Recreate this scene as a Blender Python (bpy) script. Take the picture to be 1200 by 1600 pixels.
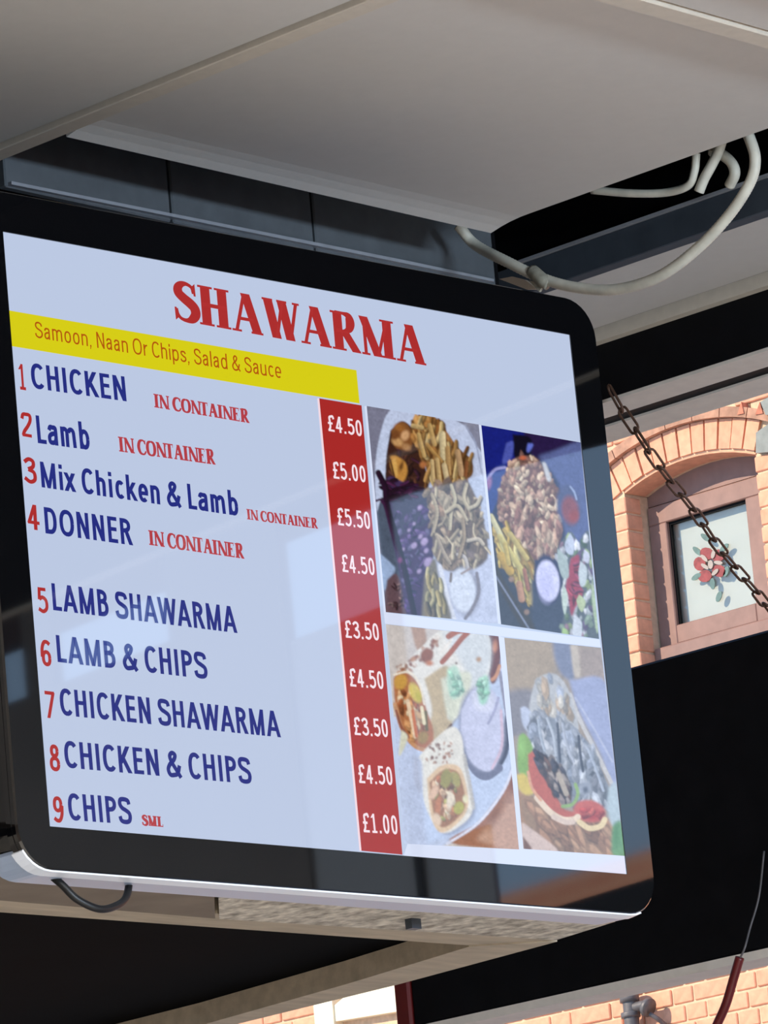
import bpy, bmesh, math, random
import numpy as np
from mathutils import Matrix, Vector

random.seed(7)
rng = np.random.default_rng(7)
for o in list(bpy.data.objects):
    bpy.data.objects.remove(o)
scene = bpy.context.scene
col = scene.collection

# ------------------------------------------------------------------ camera
F = 8200.0                                   # focal length in pixels of a 1200x1600 frame
CAM = Vector((0.0, 0.0, 1.6))
YAW, PITCH, ROLL = 0.82574587, 0.24082099, -0.08747951
fw = Vector((math.cos(PITCH) * math.sin(YAW), math.cos(PITCH) * math.cos(YAW), math.sin(PITCH)))
r0 = Vector((math.cos(YAW), -math.sin(YAW), 0)); u0 = r0.cross(fw)
rt = r0 * math.cos(ROLL) + u0 * math.sin(ROLL)
upv = -r0 * math.sin(ROLL) + u0 * math.cos(ROLL)
cam = bpy.data.cameras.new('camera')
cam.sensor_fit = 'VERTICAL'; cam.sensor_height = 36.0; cam.lens = F / 1600 * 36.0
cam.clip_start = 0.05; cam.clip_end = 400
camo = bpy.data.objects.new('camera', cam); col.objects.link(camo)
camo.matrix_world = Matrix(((rt.x, upv.x, -fw.x, CAM.x), (rt.y, upv.y, -fw.y, CAM.y), (rt.z, upv.z, -fw.z, CAM.z), (0, 0, 0, 1)))
scene.camera = camo

# ------------------------------------------------------------------ sky, sun, added fill lights, exposure
world = bpy.data.worlds.new('sky'); scene.world = world; world.use_nodes = True
nt = world.node_tree; nt.nodes.clear()
wo = nt.nodes.new('ShaderNodeOutputWorld'); bg = nt.nodes.new('ShaderNodeBackground')
tc = nt.nodes.new('ShaderNodeTexCoord'); sx = nt.nodes.new('ShaderNodeSeparateXYZ'); rp = nt.nodes.new('ShaderNodeValToRGB')
nt.links.new(tc.outputs['Generated'], sx.inputs[0]); nt.links.new(sx.outputs['Z'], rp.inputs[0])
nt.links.new(rp.outputs[0], bg.inputs['Color']); nt.links.new(bg.outputs[0], wo.inputs[0])
rp.color_ramp.elements[0].position = 0.0; rp.color_ramp.elements[0].color = (0.42, 0.62, 0.85, 1)
rp.color_ramp.elements[1].position = 0.8; rp.color_ramp.elements[1].color = (0.14, 0.27, 0.55, 1)
bg.inputs['Strength'].default_value = 1.9

sun = bpy.data.lights.new('sun', 'SUN'); sun.energy = 5.6; sun.angle = 0.009; sun.color = (1.0, 0.86, 0.68)
suno = bpy.data.objects.new('sun', sun); col.objects.link(suno)
suno.rotation_euler = Vector((1.0, -0.42, -0.62)).to_track_quat('-Z', 'Y').to_euler()

def area(name, loc, aim, size, power, color):
    l = bpy.data.lights.new(name, 'AREA'); l.shape = 'RECTANGLE'; l.size, l.size_y = size; l.energy = power; l.color = color
    o = bpy.data.objects.new(name, l); col.objects.link(o); o.location = loc
    o.rotation_euler = (Vector(aim) - Vector(loc)).to_track_quat('-Z', 'Y').to_euler()
    return o
area('room_fill_light', (0.4, 0.3, 3.04), (0.4, 0.3, 0), (0.6, 0.6), 165, (1.0, 0.96, 0.91))  # unseen area light added to brighten the room and ceiling
area('room_fill_light', (2.0, -1.6, 3.04), (2.0, -1.6, 0), (0.6, 0.6), 165, (1.0, 0.96, 0.91))  # second unseen area light, added for the same fill

area('edge_fill_light', (2.4, -2.4, 2.3), (3.4, 3.3, 3.0), (1.5, 0.3), 235, (0.66, 0.83, 1.0))  # unseen cool fill added low, to brighten the tile's far edge

scene.view_settings.view_transform = 'Standard'; scene.view_settings.look = 'None'
scene.view_settings.gamma = 1.0; scene.view_settings.exposure = 0.0
scene.view_settings.use_curve_mapping = False

# ------------------------------------------------------------------ helpers
def lin(c):
    return tuple(((v / 255) / 12.92 if v / 255 <= 0.04045 else ((v / 255 + 0.055) / 1.055) ** 2.4) for v in c)

def at(px, py, axis, val):
    """point of the photograph's ray through (px, py) on the plane axis = val"""
    d = fw + rt * ((px - 600) / F) - upv * ((py - 800) / F)
    return CAM + d * ((val - CAM[axis]) / d[axis])

def tag(o, label=None, cat=None, group=None, kind=None):
    if label: o['label'] = label
    if cat: o['category'] = cat
    if group: o['group'] = group
    if kind: o['kind'] = kind
    return o

def empty(name, loc=(0, 0, 0)):
    o = bpy.data.objects.new(name, None); col.objects.link(o); o.location = loc; o.empty_display_size = 0.05
    return o

def link(name, me, mat=None, parent=None, keep=False):
    o = bpy.data.objects.new(name, me); col.objects.link(o)
    if mat is not None and not me.materials: me.materials.append(mat)
    if parent is not None:
        o.parent = parent
        if not keep: o.matrix_parent_inverse = Matrix.Translation(-parent.location) if parent.rotation_euler.to_matrix() == Matrix.Identity(3) else parent.matrix_basis.inverted()
    return o

def bm_box(bm, x0, x1, y0, y1, z0, z1, bev=0.0):
    vs = [bm.verts.new(p) for p in ((x0, y0, z0), (x1, y0, z0), (x1, y1, z0), (x0, y1, z0), (x0, y0, z1), (x1, y0, z1), (x1, y1, z1), (x0, y1, z1))]
    fs = [bm.faces.new([vs[i] for i in q]) for q in ((3, 2, 1, 0), (4, 5, 6, 7), (0, 1, 5, 4), (1, 2, 6, 5), (2, 3, 7, 6), (3, 0, 4, 7))]
    if bev:
        es = list({e for f in fs for e in f.edges})
        bmesh.ops.bevel(bm, geom=es, offset=bev, segments=1, affect='EDGES')

def finish(bm, name, smooth=False):
    bmesh.ops.recalc_face_normals(bm, faces=bm.faces[:])
    me = bpy.data.meshes.new(name); bm.to_mesh(me); bm.free()
    if smooth:
        for p in me.polygons: p.use_smooth = True
    return me

def box(name, b, mat, parent=None, bev=0.0):
    bm = bmesh.new(); bm_box(bm, *b, bev=bev)
    return link(name, finish(bm, name), mat, parent)

def boxes(name, bs, mat, parent=None, bev=0.0):
    bm = bmesh.new()
    for b in bs: bm_box(bm, *b, bev=bev)
    return link(name, finish(bm, name), mat, parent)

def prism(name, pts, vec, mat, parent=None):
    """flat polygon pts (3-D) extruded by vec"""
    bm = bmesh.new(); vec = Vector(vec)
    a = [bm.verts.new(p) for p in pts]; b = [bm.verts.new(Vector(p) + vec) for p in pts]
    bm.faces.new(a); bm.faces.new(b[::-1])
    n = len(pts)
    for i in range(n): bm.faces.new((a[i], a[(i + 1) % n], b[(i + 1) % n], b[i]))
    return link(name, finish(bm, name), mat, parent)

def spline(pts, n=10):
    pts = [np.array(p, float) for p in pts]
    P = [2 * pts[0] - pts[1]] + pts + [2 * pts[-1] - pts[-2]]
    out = []
    for i in range(1, len(P) - 2):
        for k in range(n):
            t = k / n; a, b, c, d = P[i - 1], P[i], P[i + 1], P[i + 2]
            out.append(0.5 * (2 * b + (c - a) * t + (2 * a - 5 * b + 4 * c - d) * t * t + (3 * b - a - 3 * c + d) * t ** 3))
    out.append(P[-2])
    return out

def tube(name, pts, rad, mat, parent=None, n=10, sides=10, closed=False, ripple=0.0):
    pts = [Vector(p) for p in (spline(pts, n) if not closed else pts)]
    bm = bmesh.new(); rings = []; N = len(pts); up = None
    for i, p in enumerate(pts):
        a = pts[i - 1] if (i or closed) else p; b = pts[(i + 1) % N] if (i < N - 1 or closed) else p
        t = (b - a).normalized()
        if up is None: up = t.orthogonal().normalized()
        up = (up - t * up.dot(t)).normalized(); s = t.cross(up)
        r = rad if not callable(rad) else rad(i / (N - 1))
        r *= 1 + (ripple if i % 2 else -ripple)
        rings.append([bm.verts.new(p + (up * math.cos(q) + s * math.sin(q)) * r) for q in (2 * math.pi * k / sides for k in range(sides))])
    for i in range(N if closed else N - 1):
        A, B = rings[i], rings[(i + 1) % N]
        for k in range(sides): bm.faces.new((A[k], A[(k + 1) % sides], B[(k + 1) % sides], B[k]))
    if not closed: bm.faces.new(rings[0][::-1]); bm.faces.new(rings[-1])
    return link(name, finish(bm, name, True), mat, parent)

# ------------------------------------------------------------------ materials
def mat(name, rgb, rough=0.6, noise=0.0, scale=20.0, bump=0.0, metal=0.0, ior=1.45, rand=0.0, stretch=(1, 1, 1), emit=None, rgb2=None, spec=None):
    m = bpy.data.materials.new(name); m.use_nodes = True; t = m.node_tree; p = t.nodes['Principled BSDF']
    p.inputs['Roughness'].default_value = rough; p.inputs['Metallic'].default_value = metal; p.inputs['IOR'].default_value = ior
    if spec is not None: p.inputs['Specular IOR Level'].default_value = spec
    c = lin(rgb) + (1,)
    p.inputs['Base Color'].default_value = c
    src = None
    if noise or rgb2:
        tcn = t.nodes.new('ShaderNodeTexCoord'); mp = t.nodes.new('ShaderNodeMapping'); mp.inputs['Scale'].default_value = stretch
        nz = t.nodes.new('ShaderNodeTexNoise'); nz.inputs['Scale'].default_value = scale; nz.inputs['Detail'].default_value = 5
        t.links.new(tcn.outputs['Object'], mp.inputs[0]); t.links.new(mp.outputs[0], nz.inputs['Vector'])
        r = t.nodes.new('ShaderNodeValToRGB'); r.color_ramp.elements[0].position = 0.3; r.color_ramp.elements[1].position = 0.7
        lo = tuple(v * (1 - noise) for v in c[:3]) + (1,)
        hi = (lin(rgb2) + (1,)) if rgb2 else tuple(min(1, v * (1 + noise)) for v in c[:3]) + (1,)
        r.color_ramp.elements[0].color = c if rgb2 else lo; r.color_ramp.elements[1].color = hi
        t.links.new(nz.outputs['Fac'], r.inputs[0]); src = r.outputs[0]
        if bump:
            b = t.nodes.new('ShaderNodeBump'); b.inputs['Strength'].default_value = bump; b.inputs['Distance'].default_value = 0.004
            t.links.new(nz.outputs['Fac'], b.inputs['Height']); t.links.new(b.outputs[0], p.inputs['Normal'])
    if rand:
        oi = t.nodes.new('ShaderNodeObjectInfo'); hs = t.nodes.new('ShaderNodeHueSaturation'); mr = t.nodes.new('ShaderNodeMapRange')
        mr.inputs['To Min'].default_value = 1 - rand; mr.inputs['To Max'].default_value = 1 + rand
        t.links.new(oi.outputs['Random'], mr.inputs['Value']); t.links.new(mr.outputs[0], hs.inputs['Value'])
        if src: t.links.new(src, hs.inputs['Color'])
        else: hs.inputs['Color'].default_value = c
        src = hs.outputs[0]
    if src: t.links.new(src, p.inputs['Base Color'])
    if emit:
        p.inputs['Emission Color'].default_value = lin(emit) + (1,); p.inputs['Emission Strength'].default_value = 1.0
    return m

GLOSS = dict(rough=0.03, ior=1.9)
M_tile = mat('ceiling_tile_paint', (204, 197, 189), 0.7, 0.015, 60, 0.05)
M_bar = mat('grid_bar_paint', (206, 194, 178), 0.6, 0.04, 90)
M_black = mat('black_paint', (11, 11, 14), 0.6, 0.25, 30, spec=0.15)
M_blackgloss = mat('black_gloss', (9, 9, 11), **GLOSS)
M_panel = mat('dark_grey_laminate', (84, 88, 92), 0.5, 0.12, 45)
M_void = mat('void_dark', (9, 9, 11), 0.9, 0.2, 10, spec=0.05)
M_steel = mat('dark_steel', (78, 86, 96), 0.45, 0.1, 40, metal=0.5)
M_lip = mat('pale_steel_lip', (140, 142, 148), 0.4, 0.08, 60)
M_conduit = mat('cream_conduit', (208, 202, 186), 0.45, 0.12, 60)
M_tape = mat('grey_tape', (150, 145, 130), 0.6, 0.3, 120)
M_wood = mat('weathered_timber', (190, 176, 154), 0.75, 0.16, 14, 0.2, stretch=(1, 5, 5))
M_plaster = mat('flaking_plaster', (150, 142, 130), 0.85, 0.0, 130, 0.6, rgb2=(244, 236, 220), stretch=(0.8, 0.6, 1))
M_shadedwood = mat('shaded_timber', (128, 116, 102), 0.75, 0.2, 14, 0.2)  # darker tone paints in the shade on the left soffit board
M_trim = mat('painted_window_trim', (222, 213, 202), 0.6, 0.06, 50)
M_wall = mat('wall_paint', (142, 130, 118), 0.8, 0.08, 12)
M_wallbrown = mat('brown_grey_panelling', (98, 88, 80), 0.6, 0.15, 9)
M_floor = mat('pale_floor_tile', (190, 182, 172), 0.4, 0.08, 6)
M_infill = mat('pale_infill_board', (170, 176, 184), 0.6, 0.05, 8)
M_pave = mat('pavement', (176, 170, 162), 0.85, 0.12, 3)
M_road = mat('asphalt', (92, 92, 94), 0.9, 0.15, 8)
M_brick = mat('orange_brick', (222, 158, 126), 0.85, 0.12, 26, 0.3, rand=0.09)
M_brickdark = mat('jamb_brick', (190, 118, 92), 0.85, 0.2, 30, 0.35, rand=0.16)
M_hood = mat('dull_hood_brick', (176, 132, 108), 0.9, 0.25, 22, 0.3, rand=0.12)  # duller brown than the wall bricks
M_mortar = mat('mortar', (216, 182, 150), 0.95, 0.12, 40, 0.3)
M_stone = mat('grey_stone', (136, 138, 132), 0.85, 0.12, 25, 0.2)
M_cream = mat('cream_stone', (240, 226, 196), 0.8, 0.06, 20)
M_frame = mat('brown_window_paint', (138, 106, 96), 0.5, 0.1, 18)
M_panereflection = mat('pale_pane_reflection', (186, 189, 176), 0.9, 0.04, 6)
M_red = mat('red_glass', (140, 66, 64), 0.3, 0.25, 40)
M_teal = mat('teal_glass', (96, 120, 114), 0.3, 0.2, 40)
M_pale = mat('pale_glass', (164, 152, 142), 0.3, 0.05, 40)
M_iron = mat('rusty_iron', (84, 58, 44), 0.55, 0.35, 200, metal=0.2)
M_darkred = mat('dark_red_plastic', (92, 24, 24), 0.35, 0.15, 30)
M_pipe = mat('weathered_grey_metal', (96, 92, 92), 0.5, 0.2, 40, metal=0.2)
M_cable = mat('black_rubber', (20, 19, 19), 0.45, 0.2, 60)

def pane_mat():
    m = bpy.data.materials.new('window_glass'); m.use_nodes = True; t = m.node_tree; t.nodes.clear()
    o = t.nodes.new('ShaderNodeOutputMaterial'); mx = t.nodes.new('ShaderNodeMixShader'); a = t.nodes.new('ShaderNodeBsdfTransparent'); g = t.nodes.new('ShaderNodeBsdfGlossy')
    g.inputs['Roughness'].default_value = 0.05; mx.inputs[0].default_value = 0.1
    t.links.new(a.outputs[0], mx.inputs[1]); t.links.new(g.outputs[0], mx.inputs[2]); t.links.new(mx.outputs[0], o.inputs[0])
    return m
M_glass = pane_mat()

def brick_tex():
    m = bpy.data.materials.new('distant_brickwork'); m.use_nodes = True; t = m.node_tree; p = t.nodes['Principled BSDF']
    p.inputs['Roughness'].default_value = 0.85
    tcn = t.nodes.new('ShaderNodeTexCoord'); mp = t.nodes.new('ShaderNodeMapping'); mp.inputs['Rotation'].default_value = (math.pi / 2, 0, math.pi / 2)
    sp = t.nodes.new('ShaderNodeSeparateXYZ'); cb = t.nodes.new('ShaderNodeCombineXYZ')
    t.links.new(tcn.outputs['Object'], sp.inputs[0]); t.links.new(sp.outputs['Y'], cb.inputs['X']); t.links.new(sp.outputs['Z'], cb.inputs['Y'])
    b = t.nodes.new('ShaderNodeTexBrick'); b.inputs['Scale'].default_value = 1.0
    b.inputs['Brick Width'].default_value = 0.225; b.inputs['Row Height'].default_value = 0.075; b.inputs['Mortar Size'].default_value = 0.006
    b.inputs['Color1'].default_value = lin((218, 152, 120)) + (1,); b.inputs['Color2'].default_value = lin((204, 136, 106)) + (1,); b.inputs['Mortar'].default_value = lin((216, 182, 150)) + (1,)
    t.links.new(cb.outputs[0], b.inputs['Vector']); t.links.new(b.outputs['Color'], p.inputs['Base Color'])
    return m
M_bricktex = brick_tex()

# ------------------------------------------------------------------ the room
def struct(o): o['kind'] = 'structure'; return o
struct(box('floor', (-4, 4.2, -4, 6, -0.1, 0), M_floor))
struct(box('wall_left', (-4, 4.2, 6, 6.15, 0, 3.6), M_wall))
struct(boxes('wall_right', [(-4, 4.2, -4.15, -4, 0, .3), (-4, 4.2, -4.15, -4, 2.95, 3.6), (-4, -3, -4.15, -4, .3, 2.95), (3.6, 4.2, -4.15, -4, .3, 2.95)], M_wall))  # wide unseen opening added to let sky light onto the ceiling
struct(box('wall_back', (-4.15, -4, -4, 6, 0, 3.6), M_wall))
XF = 4.14
YA, YB = 1.82, 5.5
wf = []
wf.append((XF, 4.3, -4, 6, 0, 0.85))                       # below the shop window
wf.append((XF, 4.3, YB, 6, 0.85, 3.6))
wf.append((XF, 4.3, -4, 6, 3.108, 3.6))                    # above the ceiling line
wf.append((XF, 4.155, -4, 1.265, 0.85, 3.108))
wf.append((XF, 4.155, 1.265, YA, 0.85, 2.985))
wf.append((XF, 4.155, 1.325, 1.385, 2.985, 3.108))
wf.append((XF, 4.155, 1.61, YA, 2.985, 3.108))
struct(boxes('wall_front', wf, M_wallbrown))
wu = struct(box('wall_above', (-4, 4.3, -4, 6, 3.6, 5.2), M_wall))

# ceiling: plain boards away from view, lay-in tiles and grid bars in view, roof deck above the void
ceil = struct(boxes('ceiling', [(-4, 4.14, -4, 6, 3.55, 3.6), (-4, 1.345, -4, 6, 3.1, 3.115), (1.345, 4.12, -4, 0.965, 3.1, 3.115),
                                (1.345, 3.165, 4.59, 6, 3.1, 3.115)], M_tile))
def tile(x0, x1, y0, y1, z=3.1):
    return box('ceiling_tile', (x0, x1, y0, y1, z, z + 0.014), M_tile, ceil, 0.002)
for i in range(3):
    x0 = 1.37 + 0.6 * i
    for y0 in (0.965, 2.165, 3.39): tile(x0, x0 + 0.574, y0 + 0.004, y0 + 1.196)
    box('grid_bar', (x0 + 0.574 + 0.004, x0 + 0.6, 0.965, 4.59, 3.096, 3.11), M_bar, ceil, 0.001)
box('dark_reflection_panel', (3.2, 4.12, 0.97, 2.64, 3.09, 3.11), M_void, ceil)  # unseen dark panel added to darken what the bezel reflects
tile(3.20, 3.77, 2.645, 2.736)
box('grid_bar', (3.172, 4.12, 2.738, 2.762, 3.097, 3.112), M_bar, ceil, 0.001)
tile(3.78, 4.115, 2.645, 2.736)
# the large sagging tile in front of the fascia: a sheet whose far edge droops
bm = bmesh.new(); NX, NY = 12, 40; g = []
TX0, TX1, TY0, TY1 = 3.196, 3.772, 2.763, 3.302
for j in range(NY + 1):
    v = j / NY; y = TY0 + (TY1 - TY0) * v
    row = []
    for i in range(NX + 1):
        u = i / NX; x = TX0 + (TX1 - TX0) * u
        d = max(0, (y - (TY1 - 0.05)) / 0.05)
        row.append((x, y, 3.112 - 0.006 * d * d))
    g.append(row)
lo = [[bm.verts.new(p) for p in row] for row in g]
hi = [[bm.verts.new((p[0], p[1], p[2] + 0.012)) for p in row] for row in g]
for j in range(NY):
    for i in range(NX):
        bm.faces.new((lo[j][i], lo[j + 1][i], lo[j + 1][i + 1], lo[j][i + 1])); bm.faces.new((hi[j][i], hi[j][i + 1], hi[j + 1][i + 1], hi[j + 1][i]))
for j in range(NY):
    bm.faces.new((lo[j][0], hi[j][0], hi[j + 1][0], lo[j + 1][0])); bm.faces.new((lo[j][NX], lo[j + 1][NX], hi[j + 1][NX], hi[j][NX]))
for i in range(NX):
    bm.faces.new((lo[0][i], lo[0][i + 1], hi[0][i + 1], hi[0][i])); bm.faces.new((lo[NY][i], hi[NY][i], hi[NY][i + 1], lo[NY][i + 1]))
t_ = link('ceiling_tile', finish(bm, 'sagging_tile'), M_tile, ceil)
t_['label'] = 'large ceiling tile with a bowed far edge'
tile(3.953, 4.116, 2.77, 3.70)
box('grid_bar', (4.128, 4.14, 1.2, 5.5, 3.09, 3.105), M_bar, ceil)
# steel channel inside the open strip of the ceiling
box('channel', (3.93, 3.948, 2.77, 3.70, 3.093, 3.126), M_steel, ceil, 0.001)
box('channel_lip', (3.926, 3.945, 2.77, 3.42, 3.126, 3.129), M_lip, ceil)
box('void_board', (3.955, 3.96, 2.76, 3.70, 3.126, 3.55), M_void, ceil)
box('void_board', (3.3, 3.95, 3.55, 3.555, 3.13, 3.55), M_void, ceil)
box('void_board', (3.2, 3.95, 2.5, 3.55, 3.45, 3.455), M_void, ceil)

# shop window: head beam, trims, mullion, rails
win = empty('window_1', (4.2, 3.6, 0.85)); struct(win)
box('head_beam', (4.14, 4.191, 2.9, YB, 3.03, 3.09), M_black, win)
box('head_trim', (4.141, 4.191, 2.9, YB, 3.0265, 3.03), M_trim, win)
box('gap_shade_strip', (4.191, 4.220, 2.9, YB, 3.029, 3.108), M_black, win)  # black board stands in for the shade of a recessed gap
box('outer_trim', (4.220, 4.274, 2.9, YB, 3.0265, 3.108), M_trim, win)
prism('head_beam', [(4.14, YA, 3.066), (4.14, 2.01, 3.053), (4.14, 2.37, 3.017), (4.14, 2.9, 3.017), (4.14, 2.9, 3.108), (4.14, YA, 3.108)], (.012, 0, 0), M_black, win)
box('mullion', (4.141, 4.152, 1.995, 2.009, 0.85, 3.05), M_black, win)
box('infill_board', (4.143, 4.15, YA, 1.995, 0.85, 2.932), M_infill, win)
box('infill_board', (4.143, 4.15, 2.009, 2.12, 0.85, 2.65), M_infill, win)
box('transom_rail', (4.152, 4.159, 2.009, 2.56, 2.5, 2.541), M_black, win)

# ------------------------------------------------------------------ outside: ground, facade opposite
struct(boxes('floor_outside', [(4.3, 16.8, -40, 60, -0.12, -0.02), (-30, 4.3, -40, -4.15, -0.12, -0.02)], M_pave))
XW = 16.5
Z1, Z2 = (12.85, 14.1, 5.95, 7.3), (13.0, 16.7, 4.42, 5.2)      # y0,y1,z0,z1 where single bricks are built
YL, YR, ZS = 13.837, 13.124, 6.874                             # window opening
CY, RISE = (YL + YR) / 2, 0.066
RA = (((YL - YR) / 2) ** 2 + RISE ** 2) / (2 * RISE); CZ = ZS + RISE - RA
def arc_z(y, r): return CZ + math.sqrt(max(0, r * r - (y - CY) ** 2))
fac = struct(boxes('wall_opposite', [
    (XW + .009, 16.66, Z1[0], YR - .006, 5.95, 7.3), (XW + .009, 16.66, YL + .006, Z1[1], 5.95, 7.3), (XW + .009, 16.66, YR, YL, 7.02, 7.3),
    (XW + .009, 16.66, Z2[0], Z2[1], Z2[2], Z2[3]), (16.75, 16.8, Z1[0], Z1[1], 5.95, 7.3)], M_mortar))
arch = [(XW + .009, YR, 7.02), (XW + .009, YL, 7.02)] + [(XW + .009, YL + (YR - YL) * k / 10, arc_z(YL + (YR - YL) * k / 10, RA)) for k in range(11)]
prism('arch_backing', arch, (0.15, 0, 0), M_mortar, fac)
def panel(y0, y1, z0, z1): return (XW, 16.8, y0, y1, z0, z1)
boxes('brickwork', [panel(3, Z1[0], Z2[3], 8.6), panel(Z1[1], 30, Z2[3], 8.6), panel(Z1[0], Z1[1], Z1[3], 8.6), panel(Z1[0], Z1[1], Z2[3], Z1[2]),
                    panel(3, Z2[0], 0, Z2[3]), panel(Z2[1], 30, 0, Z2[3]), panel(Z2[0], Z2[1], 0, Z2[2])], M_bricktex, fac)
struct(box('wall_terrace', (16.9, 20, -60, 3, 0, 6.03), M_bricktex))

bm = bmesh.new(); bm_box(bm, 0, 0.1, -.5, .5, -.0325, .0325)
_brick = {}
def brick(y0, y1, zc, m=None, dx=0.0):
    w = round((y1 - y0) * 200) / 200
    if w < 0.02: return
    key = (w, m.name if m else '')
    if key not in _brick:
        b = bmesh.new(); bm_box(b, 0, 0.1, -w / 2, w / 2, -.0325, .0325, bev=0.004)
        me = finish(b, 'brick'); me.materials.append(m or M_brick); _brick[key] = me
    o = link('brick', _brick[key], None, fac)
    o.location = (XW + dx + random.uniform(-.003, .003), (y0 + y1) / 2, zc)
bm.free()
RO = RA + 0.185
def courses(zone, f):
    k0 = math.ceil((zone[2] + .035) / .075)
    k = k0
    while k * .075 + .035 < zone[3]:
        zc = k * .075; y = zone[0] - random.choice((0, .05)) - (.16 if k % 2 else 0); j = k
        while y < zone[1]:
            w = .215 if j % 2 else .103
            a, b = max(y, zone[0]), min(y + w, zone[1])
            if b - a > .02: f(a, b, zc)
            y += w + .010; j += 1
        k += 1
def zone1(a, b, zc):
    if zc < ZS - .02:
        lo_, hi_ = YR, YL; m = M_brickdark
    else:
        zz = zc - .0325 - CZ
        if zz >= RO: return brick(a, b, zc)
        h = math.sqrt(RO * RO - zz * zz); h = min(h, .40)
        lo_, hi_ = CY - h - .01, CY + h + .01
        if zz < RO * math.cos(.39): lo_, hi_ = min(lo_, CY - .47), max(hi_, CY + .47)
    if lo_ <= YR and zc > 6.84 and a < 13.11 and zc < 6.99: a2 = 13.02; b = min(b, a2) if a < a2 else b
    if b <= lo_: return brick(a, b, zc)
    if a >= hi_:
        if hi_ == YL and a < YL + .113: a = YL + .113
        return brick(a, b, zc)
    if a < lo_: brick(a, lo_, zc)
    if b > hi_:
        if hi_ == YL: brick(YL, YL + .103, zc, M_brick); hi_ = YL + .113
        if b > hi_: brick(hi_, b, zc)
courses(Z1, zone1)
SURR = (15.0, 15.86)
def zone2(a, b, zc):
    if b <= SURR[0] or a >= SURR[1]: return brick(a, b, zc)
    if a < SURR[0]: brick(a, SURR[0], zc)
    if b > SURR[1]: brick(SURR[1], b, zc)
courses(Z2, zone2)
# voussoirs of the segmental arch
n = 13; half = math.radians(25.5)
for k in range(n):
    a0 = -half + 2 * half * k / n + .004; a1 = -half + 2 * half * (k + 1) / n - .004
    rr = []
    for (r, a) in ((RA + .014, a0), (RA + .14, a0), (RA + .14, a1), (RA + .014, a1)):
        rr.append((XW - .004 + random.uniform(-.003, .003), CY + r * math.sin(a), CZ + r * math.cos(a)))
    if rr[0][1] < 13.105: continue
    x = rr[0][0]; rr = [(x, p[1], p[2]) for p in rr]
    prism('arch_brick', rr, (.14, 0, 0), M_brick, fac)
m4 = [-.375 + .74 * i / 12 for i in range(13)]
prism('arch_ring', [(XW + .004, CY + (RA - .002) * math.sin(a), CZ + (RA - .002) * math.cos(a)) for a in m4] + [(XW + .004, CY + (RA + .005) * math.sin(a), CZ + (RA + .005) * math.cos(a)) for a in m4[::-1]], (.13, 0, 0), M_brick, fac)
# projecting hood course over the arch, with two pale spalled pieces
for k in range(7):
    a0 = -half * 1.02 + 2.04 * half * k / 7 + .002; a1 = -half * 1.02 + 2.04 * half * (k + 1) / 7 - .002
    m4 = [a0 + (a1 - a0) * i / 4 for i in range(5)]
    pts = [(XW - .03, CY + (RA + .142) * math.sin(a), CZ + (RA + .142) * math.cos(a)) for a in m4] + \
          [(XW - .03, CY + (RA + .185) * math.sin(a), CZ + (RA + .185) * math.cos(a)) for a in m4[::-1]]
    prism('hood_brick', pts, (.1, 0, 0), M_hood, fac)
prism('springer_stone', [at(1181, 676, 0, XW - .02), at(1215, 652, 0, XW - .02), at(1215, 705, 0, XW - .02), at(1181, 708, 0, XW - .02)], (.1, 0, 0), M_stone, fac)
prism('springer_stone', [at(1188, 628, 0, XW - .04), at(1215, 612, 0, XW - .04), at(1215, 650, 0, XW - .04), at(1196, 648, 0, XW - .04)], (.1, 0, 0), M_stone, fac)
for (a, b) in ((1152, 1160), (1180, 1190)):
    p = [at(a, 648, 0, XW - .035), at((a + b) / 2 + 2, 628, 0, XW - .035), at(b + 2, 646, 0, XW - .035)]
    prism('notch_brick', p, (.05, 0, 0), M_brickdark, fac)
# pale stone surround low on the facade
boxes('stone_surround', [(XW - .05, 16.62, 15.735, 15.85, 4.42, 5.07)], M_cream, fac)
prism('stone_surround', [(XW - .04, 15.735, 4.93), (XW - .04, 15.3, 4.91), (XW - .04, 15.3, 5.04), (XW - .04, 15.6, 5.055), (XW - .04, 15.735, 5.0)], (.14, 0, 0), M_cream, fac)
box('stone_surround', (XW + .05, 16.66, 15.0, 15.735, 4.42, 4.92), M_trim, fac)
box('brickwork', (XW - .01, 16.66, 15.0, 15.74, 5.06, 5.2), M_bricktex, fac)

# arched window in the facade
w2 = empty('window_2', (16.64, CY, 6.1)); struct(w2)
XG = 16.64
def arch_poly(x, ya, yb, z0, r, n=10):
    return [(x, ya, z0), (x, yb, z0)] + [(x, yb + (ya - yb) * k / n, arc_z(yb + (ya - yb) * k / n, r)) for k in range(n + 1)]
prism('head_board', arch_poly(XG + .015, 13.10, 13.86, 6.828, RA), (.03, 0, 0), M_frame, w2)
box('top_rail', (XG, XG + .05, 13.16, 13.838, 6.742, 6.822), M_frame, w2, .004)
box('stile', (XG, XG + .05, 13.742, 13.838, 6.15, 6.742), M_frame, w2, .004)
box('stile', (XG, XG + .05, 13.16, 13.306, 6.15, 6.742), M_frame, w2, .004)
box('bottom_rail', (XG, XG + .05, 13.306, 13.742, 6.215, 6.294), M_frame, w2, .004)
box('sill', (XG - .05, XG + .05, 13.126, 13.836, 6.11, 6.205), M_frame, w2, .006)
box('sill_stone', (XG - .13, XG + .05, 13.126, 13.836, 5.96, 6.105), M_stone, w2, .006)
box('glazing_bead', (XG + .02, XG + .035, 13.306, 13.742, 6.73, 6.742), M_black, w2)
box('glazing_bead', (XG + .02, XG + .035, 13.733, 13.742, 6.294, 6.73), M_black, w2)
pane = box('pane', (XG + .03, XG + .034, 13.3, 13.75, 6.29, 6.745), M_glass, w2)
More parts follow.
